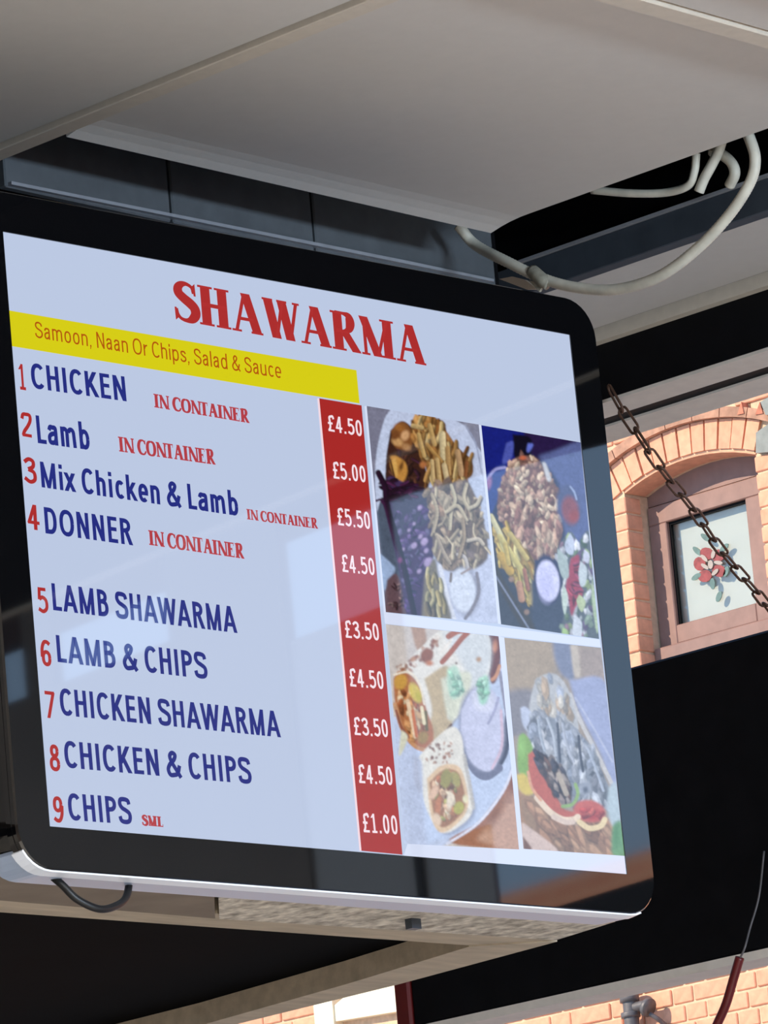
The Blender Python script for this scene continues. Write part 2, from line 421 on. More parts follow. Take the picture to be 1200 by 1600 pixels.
box('reflection_backing', (XG + .06, XG + .065, 13.2, 13.84, 6.2, 6.8), M_panereflection, w2)  # pale sheet added in place of the brightness reflected by the pane
def petal(cx, cy, rx, ry, ang, m, name='petal', d=0.0):
    pts = []
    for k in range(12):
        a = 2 * math.pi * k / 12; x = rx * math.cos(a); y = ry * math.sin(a)
        pts.append(at(cx + x * math.cos(ang) - y * math.sin(ang), cy + x * math.sin(ang) + y * math.cos(ang), 0, XG + .024 - d))
    prism(name, pts, (.004, 0, 0), m, pane)
for (x, y, a) in ((1104, 865, .4), (1122, 868, -.5), (1123, 892, .4), (1101, 900, -.3), (1093, 881, 1.4)):
    petal(x, y, 11, 9.5, a, M_red)
for (x, y, a) in ((1100, 872, .8), (1114, 866, 1.8), (1122, 879, .1), (1117, 894, -.8), (1101, 885, .6)):
    petal(x, y, 7, 3, a, M_pale, 'petal', .005)
petal(1110, 882, 4, 7, 0, M_pale, 'petal', .006)
for (x, y, a) in ((1089, 861, .8), (1088, 901, -.6), (1113, 912, 1.5), (1134, 893, 1.9), (1131, 856, -.8), (1102, 840, .7), (1123, 932, 1.9)):
    petal(x, y, 9, 4, a, M_teal, 'leaf')

# ------------------------------------------------------------------ bulkhead behind and below the screen
blk = empty('bulkhead', (3.0, 3.6, 2.35)); tag(blk, 'dark bulkhead box with weathered timber underside right behind the menu screen', 'bulkhead')
def P(px, py): return at(px, py, 2, 2.35)
L0 = Vector((2.2, 3.06, 2.35))
def flat(name, pts, h, m): return prism(name, pts, (0, 0, h), m, blk)
s1 = P(292, 1425)
flat('soffit_board', [(2.2, 3.062, 2.35), (3.07, 3.062, 2.35), (3.16, 3.153, 2.35), (2.2, 3.153, 2.35)], .02, M_shadedwood)
flat('plaster_board', [(3.075, 3.062, 2.35), (3.548, 3.035, 2.35), (3.568, 3.125, 2.35), (3.165, 3.153, 2.35)], .02, M_plaster)
flat('soffit_trim', [(2.2, 3.157, 2.351), (3.572, 3.13, 2.351), (3.515, 3.178, 2.351), (2.2, 3.228, 2.351)], .02, M_wood)
flat('side_trim', [(3.507, 3.177, 2.3495), (3.573, 3.128, 2.3495), (3.6, 3.357, 2.3495), (3.612, 3.60, 2.3495), (3.64, 4.2, 2.3495), (3.61, 4.2, 2.3495), (3.578, 3.60, 2.3495), (3.545, 3.371, 2.3495)], .022, M_wood)
flat('recess_board', [(2.2, 3.2, 2.3725), (3.56, 3.13, 2.3725), (3.586, 3.36, 2.3725), (3.6, 3.6, 2.3725), (3.63, 4.2, 2.3725), (2.2, 4.2, 2.3725)], .02, M_void)
flat('housing', [(2.2, 3.078, 2.395), (3.5, 3.078, 2.395), (3.56, 3.4, 2.395), (3.60, 4.2, 2.395), (2.2, 4.2, 2.395)], .46, M_wallbrown)
_c = P(645, 1436)
box('clip', (_c.x - .006, _c.x + .006, _c.y - .004, _c.y + .004, 2.341, 2.362), M_steel, blk)
XR = at(771, 380, 1, 3.41).x
xs = [at(5, 262, 1, 3.41).x, at(266, 300, 1, 3.41).x, at(491, 360, 1, 3.41).x, XR]
for a, b in zip(xs[:-1], xs[1:]):
    box('fascia_panel', (a + .0015, b - .0015, 3.41, 3.42, 3.092, 3.28), M_panel, ceil, .0015)
def fz(px, py): return at(px, py, 1, 3.405)
a, b = fz(18, 283), fz(640, 409)
c_ = fz(772, 437)
prism('fascia_lip', [a, fz(640, 408), fz(772, 436), fz(772, 440), fz(640, 413), fz(18, 288)], (0, .012, 0), M_lip, ceil)
box('back_panel', (2.2, XR + .02, 3.425, 3.435, 2.86, 3.3), M_black, ceil)

# ------------------------------------------------------------------ menu screen
NXv = Vector((0.99885534, -0.04783321, 0.0)); UPv = Vector((5.64012899e-04, 1.17777439e-02, 9.99930481e-01)); NNv = NXv.cross(UPv)
CEN = Vector((3.1734, 2.9988, 2.6304))
tv = empty('menu_screen'); tag(tv, 'black wide-bezel menu screen showing a SHAWARMA price list, hung below the ceiling', 'screen')
tv.matrix_world = Matrix(((NXv.x, UPv.x, NNv.x, CEN.x), (NXv.y, UPv.y, NNv.y, CEN.y), (NXv.z, UPv.z, NNv.z, CEN.z), (0, 0, 0, 1)))
H = np.array([[6348.1109, -613.8696, 2290.1574], [1402.0777, -7712.7598, 3957.7534], [0.6815, 0.2466, 4.4856]])
Hi = np.linalg.inv(H)
def sc(px, py):
    """point of the screen face (metres from its centre) for a pixel of the photograph"""
    v = Hi @ np.array([px, py, 1.0]); return np.array([v[0] / v[2], v[1] / v[2]])

def tvlink(name, me, m, parent): 
    o = bpy.data.objects.new(name, me); col.objects.link(o); o.parent = parent
    if m is not None: me.materials.append(m)
    return o
def rrect(w, h, r, n=8):
    out = []
    for (cx, cy, a0) in ((w - r, h - r, 0), (-w + r, h - r, 90), (-w + r, -h + r, 180), (w - r, -h + r, 270)):
        for k in range(n + 1):
            a = math.radians(a0 + 90 * k / n); out.append((cx + r * math.cos(a), cy + r * math.sin(a)))
    return out
SW, SH = 0.6667 / 2, 0.25
OW, OH, OR = SW + .0335, SH + .0345, .034
# bezel: flat glossy front ring with a chamfered rim
bm = bmesh.new()
outer = rrect(OW, OH, OR); N = len(outer)
front = [bm.verts.new((x, y, 0.0)) for x, y in outer]
rim = [bm.verts.new((x * (1 + .0012 / OW), y * (1 + .0012 / OH), -.002)) for x, y in outer]
back = [bm.verts.new((x * (1 + .0012 / OW), y * (1 + .0012 / OH), -.007)) for x, y in outer]
inner = [(SW, SH), (-SW, SH), (-SW, -SH), (SW, -SH)]
iv = [bm.verts.new((x, y, 0.0)) for x, y in inner]; ib = [bm.verts.new((x, y, -.004)) for x, y in inner]
q = N // 4
for c in range(4):
    for k in range(q - 1): bm.faces.new((front[c * q + k], front[c * q + k + 1], iv[c]))
    nx_ = ((c + 1) * q) % N
    bm.faces.new((front[c * q + q - 1], front[nx_], iv[(c + 1) % 4], iv[c]))
for k in range(N):
    j = (k + 1) % N
    bm.faces.new((front[k], rim[k], rim[j], front[j])); bm.faces.new((rim[k], back[k], back[j], rim[j]))
for k in range(4): bm.faces.new((iv[k], iv[(k + 1) % 4], ib[(k + 1) % 4], ib[k]))
bmesh.ops.recalc_face_normals(bm, faces=bm.faces[:])
me = bpy.data.meshes.new('bezel'); bm.to_mesh(me); bm.free()
tvlink('bezel', me, M_blackgloss, tv)
def loft(name, loops, m, parent, cap=True):
    bm = bmesh.new(); L = [[bm.verts.new(p) for p in lp] for lp in loops]; N = len(loops[0])
    for A, B in zip(L[:-1], L[1:]):
        for k in range(N): bm.faces.new((A[k], A[(k + 1) % N], B[(k + 1) % N], B[k]))
    if cap: bm.faces.new(L[0]); bm.faces.new(L[-1][::-1])
    me = finish(bm, name); return tvlink(name, me, m, parent)
M_silver = mat('silver_trim', (215, 222, 232), 0.25, metal=0.9)
M_casing = mat('casing_plastic', (14, 14, 16), 0.12, ior=1.7)
# black glossy rim along the back of the bezel, then the moulded casing
loft('edge_trim', [[(x * (1 + .0016 / OW), y * (1 + .0016 / OH), -.0065) for x, y in outer], [(x * (1 + .0016 / OW), y * (1 + .0016 / OH), -.0125) for x, y in outer]], M_blackgloss, tv)
M_lowglint = mat('bottom_glint_white', (236, 240, 248), 0.3); M_lowsheen = mat('cover_sky_sheen', (176, 194, 222), 0.35)  # pale tones paint the light reflected along the screen's bottom edge
low = [p for p in outer if p[1] < -OH + OR * (.6 if p[0] < 0 else .12)]; low = sorted(low, key=lambda p: p[0])
def low_strip(name, z0, z1, e0, e1, m):
    bm = bmesh.new(); A = []
    for x, y in low: A.append([bm.verts.new((x * k / OW, y * j / OH, z)) for k, j, z in ((OW + e0, OH + e0, z0), (OW + e1, OH + e1, z1), (OW + e1 - .004, OH + e1 - .004, z1), (OW + e0 - .004, OH + e0 - .004, z0))])
    for P0, P1 in zip(A[:-1], A[1:]):
        for k in range(4): bm.faces.new((P0[k], P1[k], P1[(k + 1) % 4], P0[(k + 1) % 4]))
    bm.faces.new(A[0]); bm.faces.new(A[-1][::-1])
    return tvlink(name, finish(bm, name), m, tv)
low_strip('bottom_glint', -.0015, -.0135, .0022, .0034, M_lowglint)
low_strip('bottom_cover', -.0136, -.046, .003, .0022, M_lowsheen)
loft('casing', [[(x * s, y * s, z) for x, y in outer] for z, s in ((-.0126, .996), (-.034, .99), (-.0415, .97))], M_casing, tv)
loft('wall_mount', [[(x, y, z) for x, y in ((.1, .08), (-.1, .08), (-.1, -.08), (.1, -.08))] for z in (-.04, -.072)], M_steel, tv)

def screen_mat(name, rgb, k=1.0):
    m = mat(name, (0, 0, 0), emit=rgb, **GLOSS)
    m.node_tree.nodes['Principled BSDF'].inputs['Emission Strength'].default_value = k
    return m
BG = screen_mat('screen_white', (188, 201, 227))
def flatmesh(name, pts, z):
    me = bpy.data.meshes.new(name); me.from_pydata([(p[0], p[1], z) for p in pts], [], [list(range(len(pts)))]); 
    if me.polygons[0].normal.z < 0: me.flip_normals()
    return me
panelo = tvlink('display_panel', flatmesh('display_panel', [(-SW, -SH), (SW, -SH), (SW, SH), (-SW, SH)], -.0012), BG, tv)
def quad_px(name, pts, z, m):
    return tvlink(name, flatmesh(name, [sc(*p) for p in pts], z), m, panelo)
Z0 = -.0009; Z2_ = -.0006
yb_ = quad_px('yellow_banner', [(12, 484), (558, 578), (563, 630), (17, 540)], Z0, screen_mat('banner_yellow', (214, 205, 22)))
pc = quad_px('price_column', [(500, 622), (566, 633), (630, 1335), (566, 1329)], Z0, screen_mat('price_red', (168, 42, 40)))
quad_px('column_edge', [(497, 622), (500, 622), (566, 1329), (563, 1329)], Z0, screen_mat('price_edge', (244, 214, 222)))
for q4 in ([(571, 634), (574, 634), (604, 956), (601, 956)], [(749, 663), (753, 664), (784, 975), (779, 974)], [(601, 956), (938, 999), (940, 1011), (603, 974)],
           [(780, 993), (789, 996), (819, 1326), (811, 1326)], [(640, 1312), (977, 1337), (980, 1365), (632, 1337)]):
    quad_px('picture_border', q4, Z0, screen_mat('border_white', (214, 222, 244)))

INK = {'blue': screen_mat('ink_blue', (38, 46, 128)), 'red': screen_mat('ink_red', (172, 46, 46)), 'note': screen_mat('ink_note', (178, 62, 70)),
       'white': screen_mat('ink_white', (244, 224, 232)), 'brown': screen_mat('ink_brown', (176, 84, 16))}

# --- lettering drawn as flat polygons, mapped between measured baselines
def place_text(me, L, R, top, name, m, z, cap, x0, x1):
    a, b, t = sc(*L), sc(*R), sc(*top)
    ex = (b - a) / (x1 - x0); n_ = np.array([-ex[1], ex[0]]) / np.hypot(*ex)
    h = abs((t - a) @ n_); ey = n_ * (h / cap)
    for v in me.vertices:
        p = a + ex * (v.co.x - x0) + ey * v.co.y; v.co = (p[0], p[1], z)
    me.update()
    if me.polygons and sum(p.normal.z for p in me.polygons) < 0: me.flip_normals()
    return tvlink(name, me, m, panelo)
# --- serif capitals drawn as polygons (cap height 1)
def ribbon(pts, ws, n=8):
    c = spline([np.array(list(p) + [w]) for p, w in zip(pts, ws)], n); out = []
    for i in range(len(c)):
        a = c[max(0, i - 1)][:2]; b = c[min(len(c) - 1, i + 1)][:2]; t = (b - a) / (np.hypot(*(b - a)) + 1e-9); nn_ = np.array([-t[1], t[0]])
        out.append((c[i][:2] + nn_ * c[i][2] / 2, c[i][:2] - nn_ * c[i][2] / 2))
    return [[out[i][0], out[i][1], out[i + 1][1], out[i + 1][0]] for i in range(len(out) - 1)]
def rect(x0, x1, y0, y1): return [(x0, y0), (x1, y0), (x1, y1), (x0, y1)]
def stem(x, T, sf=.07, k=.045, both=True, y0=0, y1=1):
    return [rect(x, x + T, y0, y1)] + ([rect(x - sf, x + T + sf, y0, y0 + k), rect(x - sf, x + T + sf, y1 - k, y1)] if both else [])
def diag(x0, y0, x1, y1, w): return [(x0 - w / 2, y0), (x0 + w / 2, y0), (x1 + w / 2, y1), (x1 - w / 2, y1)]
def glyph(ch, T, t, k):
    sf = .065
    if ch == 'S':
        return ribbon([(.50, .74), (.46, .89), (.33, .96), (.20, .93), (.12, .83), (.13, .70), (.25, .585), (.40, .475), (.50, .36), (.51, .21), (.42, .08), (.29, .03), (.15, .06), (.07, .16), (.04, .30)],
                      [t, t, t * 1.2, T * .7, T * .9, T, T * 1.05, T * 1.1, T * 1.05, T, T * .85, t * 1.3, t, t, t]) + [[(.50, .68), (.55, .68), (.54, 1.0), (.47, .93)], [(.0, .33), (.05, .33), (.08, .07), (.01, .0)]], .60
    if ch == 'H': return stem(.07, T, sf, k) + stem(.72 - T, T, sf, k) + [rect(.1, .70, .47, .47 + t * 1.2)], .79
    if ch == 'I': return stem(.08, T, .08, k), T + .16
    if ch == 'A':
        return [diag(.13, 0, .38, 1, t), diag(.66, 0, .38 + T * .1, 1, T), rect(.2, .58, .30, .30 + t)] + [rect(.02, .26, 0, k), rect(.50, .80, 0, k)], .80
    if ch == 'W':
        return [diag(.17, 1, .35, 0, T), diag(.35, 0, .55, 1, t), diag(.52, 1, .70, 0, T), diag(.70, 0, .90, 1, t), rect(.03, .30, 1 - k, 1), rect(.40, .66, 1 - k, 1), rect(.80, .98, 1 - k, 1)], .95
    if ch == 'M':
        return stem(.10, t, sf, k) + stem(.86 - T, T, sf, k) + [diag(.13, 1, .46, 0, T), diag(.46, 0, .82 - T * .3, 1, t)], .93
    if ch == 'N':
        return stem(.10, t, sf, k) + stem(.68, t, sf, k) + [diag(.10 + T * .2, 1, .68, 0, T)], .80
    if ch == 'R':
        return stem(.09, T, sf, k) + ribbon([(.15, .975), (.36, .97), (.50, .92), (.54, .75), (.49, .58), (.36, .51), (.15, .50)], [t, t, T * .8, T, T * .8, t, t]) + [diag(.66, 0, .36, .52, T), rect(.60, .76, 0, k)], .76
    if ch == 'E':
        return stem(.09, T, sf, k) + [rect(.1, .60, 1 - k, 1), rect(.1, .62, 0, k), rect(.1, .46, .49, .49 + t), rect(.57, .61, .78, 1), rect(.59, .63, 0, .24), rect(.43, .47, .38, .64)], .68
    if ch == 'T': return stem(.33 - T / 2, T, .07, k) + [rect(.04, .62, 1 - k, 1), rect(.02, .06, .76, 1), rect(.60, .64, .76, 1)], .66
    if ch == 'L': return stem(.09, T, sf, k) + [rect(.1, .60, 0, k), rect(.57, .62, 0, .27)], .66
    if ch == 'O': return ribbon([(.38, .97), (.16, .86), (.08, .5), (.16, .14), (.38, .03), (.60, .14), (.68, .5), (.60, .86), (.38, .97)], [t, T * .8, T, T * .8, t, T * .8, T, T * .8, t]), .77
    if ch == 'C': return ribbon([(.62, .74), (.56, .90), (.40, .97), (.18, .86), (.08, .5), (.18, .14), (.40, .03), (.56, .09), (.66, .26)], [t, t, t, T * .85, T, T * .85, t, t, t]) + [rect(.62, .66, .68, 1)], .72
    return [], .35
GAP = .0
def serif(s, L, R, top, m, T=.2, t=.06, k=.045, name='portion_note', z=Z2_):
    V, Fs = layout(s, lambda ch: glyph(ch, T, t, k), GAP)
    me = bpy.data.meshes.new(name); me.from_pydata(V, [], Fs)
    xs_ = [v[0] for v in V]
    return place_text(me, L, R, top, name, INK[m], z, 1.0, min(xs_), max(xs_))

# --- sans lettering (cap height 1, x-height .72)
def arc(cx, cy, rx, ry, t0, t1, n=14, e=2.35):
    out = []
    for k in range(n + 1):
        t = math.radians(t0 + (t1 - t0) * k / n); c, s_ = math.cos(t), math.sin(t)
        out.append((cx + rx * math.copysign(abs(c) ** (2 / e), c), cy + ry * math.copysign(abs(s_) ** (2 / e), s_)))
    return out
def stroke(pts, w):
    L_, R_ = [], []
    for i, p in enumerate(pts):
        a = pts[max(0, i - 1)]; b = pts[min(len(pts) - 1, i + 1)]; dx, dy = b[0] - a[0], b[1] - a[1]; l = math.hypot(dx, dy) + 1e-9
        L_.append((p[0] - dy / l * w / 2, p[1] + dx / l * w / 2)); R_.append((p[0] + dy / l * w / 2, p[1] - dx / l * w / 2))
    return [[L_[i], R_[i], R_[i + 1], L_[i + 1]] for i in range(len(pts) - 1)]
def sglyph(ch, w):
    a = w / 2; S = lambda *p: stroke([tuple(q) for q in spline(list(p), 6)], w); X = .72
    st = lambda x, y0=0, y1=1: [rect(x, x + w, y0, y1)]
    def bowl(x0, xr, y0, y1): 
        ry = (y1 - y0) / 2 - a; rx = min(.24, xr - x0 - a) ; cx = xr - a - rx
        return stroke([(x0, y1 - a)] + arc(cx, (y0 + y1) / 2, rx, ry, 90, -90) + [(x0, y0 + a)], w)
    hb = lambda x0, x1, y: [rect(x0, x1, y, y + w * .88)]
    if ch == 'A': return [diag(.09, 0, .36, 1, w * 1.06), diag(.63, 0, .36, 1, w * 1.06)] + hb(.18, .54, .22), .72
    if ch == 'B': return st(.07) + bowl(.1, .55, .47, 1) + bowl(.1, .60, 0, .47 + w), .65
    if ch == 'C': return stroke(arc(.37, .5, .30 - a + .02, .5 - a + .01, 42, 318, 20), w), .67
    if ch == 'D': return st(.07) + bowl(.1, .65, 0, 1), .71
    if ch == 'E': return st(.07) + hb(.1, .53, 1 - w * .88) + hb(.1, .50, .45) + hb(.1, .54, 0), .58
    if ch == 'H': return st(.07) + st(.63 - w) + hb(.1, .60, .45), .70
    if ch == 'I': return st(.07), .14 + w
    if ch == 'K': return st(.07) + [diag(.16, .34, .54, 1, w * 1.2), diag(.59, 0, .29, .56, w * 1.2)], .67
    if ch == 'L': return st(.07) + hb(.1, .51, 0), .54
    if ch == 'M': return st(.07) + st(.80 - w) + [diag(.07 + a, 1, .435, .0, w * .95), diag(.80 - a, 1, .435, 0, w * .95)], .87
    if ch == 'N': return st(.07) + st(.65 - w) + [diag(.07 + a, 1, .65 - a, 0, w * 1.1)], .72
    if ch == 'O': return stroke(arc(.39, .5, .33 - a + .02, .5 - a + .01, 0, 360, 26), w), .78
    if ch == 'P': return st(.07) + bowl(.1, .59, .42, 1), .63
    if ch == 'R': return st(.07) + bowl(.1, .58, .45, 1) + [diag(.56, 0, .36, .5, w * 1.15)], .66
    if ch == 'S': return S((.55, .74), (.50, .88), (.33, 1 - a + .01), (.15, .90), (.11, .74), (.20, .60), (.36, .52), (.52, .42), (.56, .27), (.50, .12), (.32, a - .01), (.13, .12), (.07, .28)), .64
    if ch == 'W': return [diag(.07, 1, .26, 0, w), diag(.46, 1, .26, 0, w), diag(.46, 1, .66, 0, w), diag(.85, 1, .66, 0, w)], .92
    if ch == 'a': return S((.10, .52), (.16, .64), (.28, X - a), (.40, .62), (.42, .48)) + st(.42 - a, 0, .52) + S((.42, .42), (.24, .40), (.11, .30), (.12, .12), (.23, a), (.36, .12), (.42, .25)), .56
    if ch in 'bdpo': 
        o = stroke(arc(.31, X / 2, .24 - a + .01, X / 2 - a + .01, 0, 360, 20), w)
        return o + {'b': st(.06), 'd': st(.56 - w), 'p': st(.06, -.25, X), 'o': []}[ch], .62
    if ch == 'c': return stroke(arc(.30, X / 2, .23 - a + .01, X / 2 - a + .01, 45, 315, 16), w), .52
    if ch == 'e': return stroke(arc(.31, X / 2, .24 - a + .01, X / 2 - a + .01, 0, 312, 18), w) + hb(.1, .55, X / 2 - a), .58
    if ch in 'hn': return st(.06, 0, 1 if ch == 'h' else X) + stroke(arc(.29, X - .25, .23 - a + .01, .25 - a + .01, 170, 0, 10) + [(.52 - a, 0)], w), .59
    if ch == 'm': return st(.06, 0, X) + stroke(arc(.26, X - .24, .20 - a + .01, .24 - a + .01, 170, 0, 10) + [(.46 - a, 0)], w) + stroke(arc(.46 + .17 - a / 2, X - .24, .20 - a + .01, .24 - a + .01, 170, 0, 10) + [(.82 - a, 0)], w), .89
    if ch == 'i': return st(.06, 0, X) + [rect(.06, .06 + w, .83, 1)], .12 + w
    if ch == 'k': return st(.06) + [diag(.14, .24, .46, X, w * 1.15), diag(.51, 0, .26, .42, w * 1.15)], .56
    if ch == 'l': return st(.06), .12 + w
    if ch == 's': return S((.44, .53), (.38, .64), (.27, X - a), (.13, .64), (.12, .51), (.27, .38), (.42, .30), (.44, .17), (.36, .08), (.25, a), (.12, .09), (.07, .20)), .52
    if ch == 'u': return st(.53 - w, 0, X) + stroke([(.06 + a, X)] + arc(.29, .25, .23 - a + .01, .25 - a + .01, 180, 350, 10), w), .60
    if ch == 'r': return st(.06, 0, X) + S((.14, .45), (.22, .62), (.36, X - a)), .38
    if ch == 'x': return [diag(.06, 0, .44, X, w * 1.15), diag(.44, 0, .06, X, w * 1.15)], .50
    if ch == ',': return [rect(.06, .06 + w, 0, w), diag(.08, -.14, .06 + a * 1.3, .05, w * .6)], .24
    if ch == '.': return [rect(.08, .08 + w, 0, w)], .16 + w
    if ch == '&': return S((.66, .0), (.48, .26), (.26, .58), (.20, .80), (.32, 1 - a), (.45, .84), (.38, .66), (.18, .48), (.08, .28), (.16, .09), (.34, a), (.52, .16), (.63, .46)), .72
    if ch == '1': return st(.30 - a) + [diag(.12, .78, .30, .98, w * .9), rect(.10, .50, 0, w * .8)], .58
    if ch == '2': return S((.09, .72), (.15, .90), (.30, 1 - a), (.46, .90), (.48, .70), (.36, .46), (.18, .22), (.11, .04)) + hb(.07, .52, 0), .58
    if ch == '3': return S((.09, .80), (.28, 1 - a), (.46, .86), (.45, .66), (.24, .54)) + S((.24, .54), (.48, .44), (.50, .18), (.30, a), (.07, .20)), .58
    if ch == '4': return st(.44 - w, 0, 1) + [diag(.09, .26, .36, 1, w)] + hb(.04, .54, .22), .58
    if ch == '5': return hb(.13, .48, 1 - w * .88) + stroke([(.16, 1), (.13, .52)], w) + S((.13, .54), (.30, .62), (.47, .50), (.48, .22), (.30, a), (.07, .16)), .58
    if ch == '6': return stroke(arc(.30, .31, .22 - a + .01, .31 - a, 0, 360, 18), w) + S((.10, .34), (.12, .68), (.22, .90), (.36, 1 - a), (.48, .84)), .58
    if ch == '7': return hb(.07, .53, 1 - w * .88) + [diag(.20, 0, .48, .95, w)], .56
    if ch == '8': return stroke(arc(.30, .75, .20 - a + .01, .25 - a, 0, 360, 16), w) + stroke(arc(.30, .28, .24 - a + .01, .28 - a, 0, 360, 18), w), .58
    if ch == '9': return stroke(arc(.30, .69, .22 - a + .01, .31 - a, 0, 360, 18), w) + S((.50, .66), (.48, .32), (.38, .10), (.24, a), (.11, .16)), .58
    if ch == '0': return stroke(arc(.30, .5, .23 - a + .01, .5 - a, 0, 360, 22), w), .60
    if ch == '£': return S((.52, .78), (.46, .94), (.34, 1 - a), (.20, .86), (.22, .56), (.22, .26), (.10, .05)) + hb(.06, .54, 0) + hb(.06, .42, .44), .60
    return [], .26
def layout(s, fn, gap):
    V, Fs, x = [], [], 0.0
    for ch in s:
        polys, adv = fn(ch)
        for p in polys:
            ar = sum(p[j][0] * p[(j + 1) % len(p)][1] - p[(j + 1) % len(p)][0] * p[j][1] for j in range(len(p)))
            idx = list(range(len(V), len(V) + len(p))); Fs.append(idx if ar > 0 else idx[::-1]); V += [(float(q[0]) + x, float(q[1]), 0) for q in p]
        x += adv + (0 if ch == ' ' else gap)
    return V, Fs
def sans(s, L, R, top, m, w=.17, name='menu_item', z=Z2_):
    V, Fs = layout(s, lambda ch: sglyph(ch, w), .035)
    me = bpy.data.meshes.new(name); me.from_pydata(V, [], Fs)
    x0, x1 = min(v[0] for v in V), max(v[0] for v in V)
    if len(s) == 1: mid = .3; x0, x1 = mid - .26, mid + .26      # a single figure keeps its own width
    return place_text(me, L, R, top, name, INK[m], z, 1.0, x0, x1)

serif('SHAWARMA', (275, 499), (667, 571), (275, 438), 'red', T=.235, t=.085, k=.055, name='menu_heading')
sans('Samoon, Naan Or Chips, Salad & Sauce', (56, 527), (441, 591), (56, 502), 'brown', .105, 'banner_text')
rows = [('1', (31, 608), (43, 610), (31, 568), 'CHICKEN', (51, 606), (199, 627), (51, 567)),
        ('2', (35, 681), (52, 684), (34, 643), 'Lamb', (60, 692), (142, 703), (60, 649)),
        ('3', (39, 754), (58, 757), (39, 713), 'Mix Chicken & Lamb', (66, 761), (374, 806), (65, 721)),
        ('4', (45, 826), (64, 829), (45, 787), 'DONNER', (72, 833), (209, 852), (71, 792)),
        ('5', (61, 957), (77, 959), (60, 917), 'LAMB SHAWARMA', (84, 953), (372, 989), (83, 911)),
        ('6', (66, 1040), (83, 1042), (66, 999), 'LAMB & CHIPS', (91, 1034), (326, 1061), (90, 992)),
        ('7', (72, 1121), (89, 1123), (71, 1079), 'CHICKEN SHAWARMA', (96, 1117), (440, 1152), (95, 1075)),
        ('8', (79, 1204), (96, 1206), (78, 1162), 'CHICKEN & CHIPS', (103, 1199), (395, 1225), (102, 1157)),
        ('9', (84, 1284), (101, 1286), (83, 1243), 'CHIPS', (109, 1281), (208, 1288), (108, 1239))]
for num, a, b, c, s, d, e, f_ in rows:
    sans(num, a, b, c, 'red', .15, 'menu_number'); sans(s, d, e, f_, 'blue', .17, 'menu_item')
for a, b, c in (((242, 636), (391, 661), (242, 615)), ((187, 705), (338, 726), (187, 682)), ((387, 811), (498, 826), (387, 795)), ((234, 851), (383, 873), (233, 828))):
    serif('IN CONTAINER', a, b, c, 'note', T=.25, t=.125, k=.085)
serif('SML', (223, 1289), (256, 1292), (223, 1273), 'note', T=.28, t=.14, k=.1)
for s, l, r, h in (('4.50', (514, 673), (567, 682), 25), ('5.00', (522, 747), (573, 754), 26), ('5.50', (529, 820), (580, 827), 27), ('4.50', (536, 893), (587, 899), 27), ('3.50', (541, 996), (594, 1001), 27),
                ('4.50', (548, 1072), (601, 1077), 28), ('3.50', (555, 1148), (608, 1152), 28), ('4.50', (562, 1223), (615, 1227), 29), ('1.00', (569, 1300), (623, 1304), 30)):
    sans('£' + s, l, r, (l[0], l[1] - h), 'white', .14, 'price')

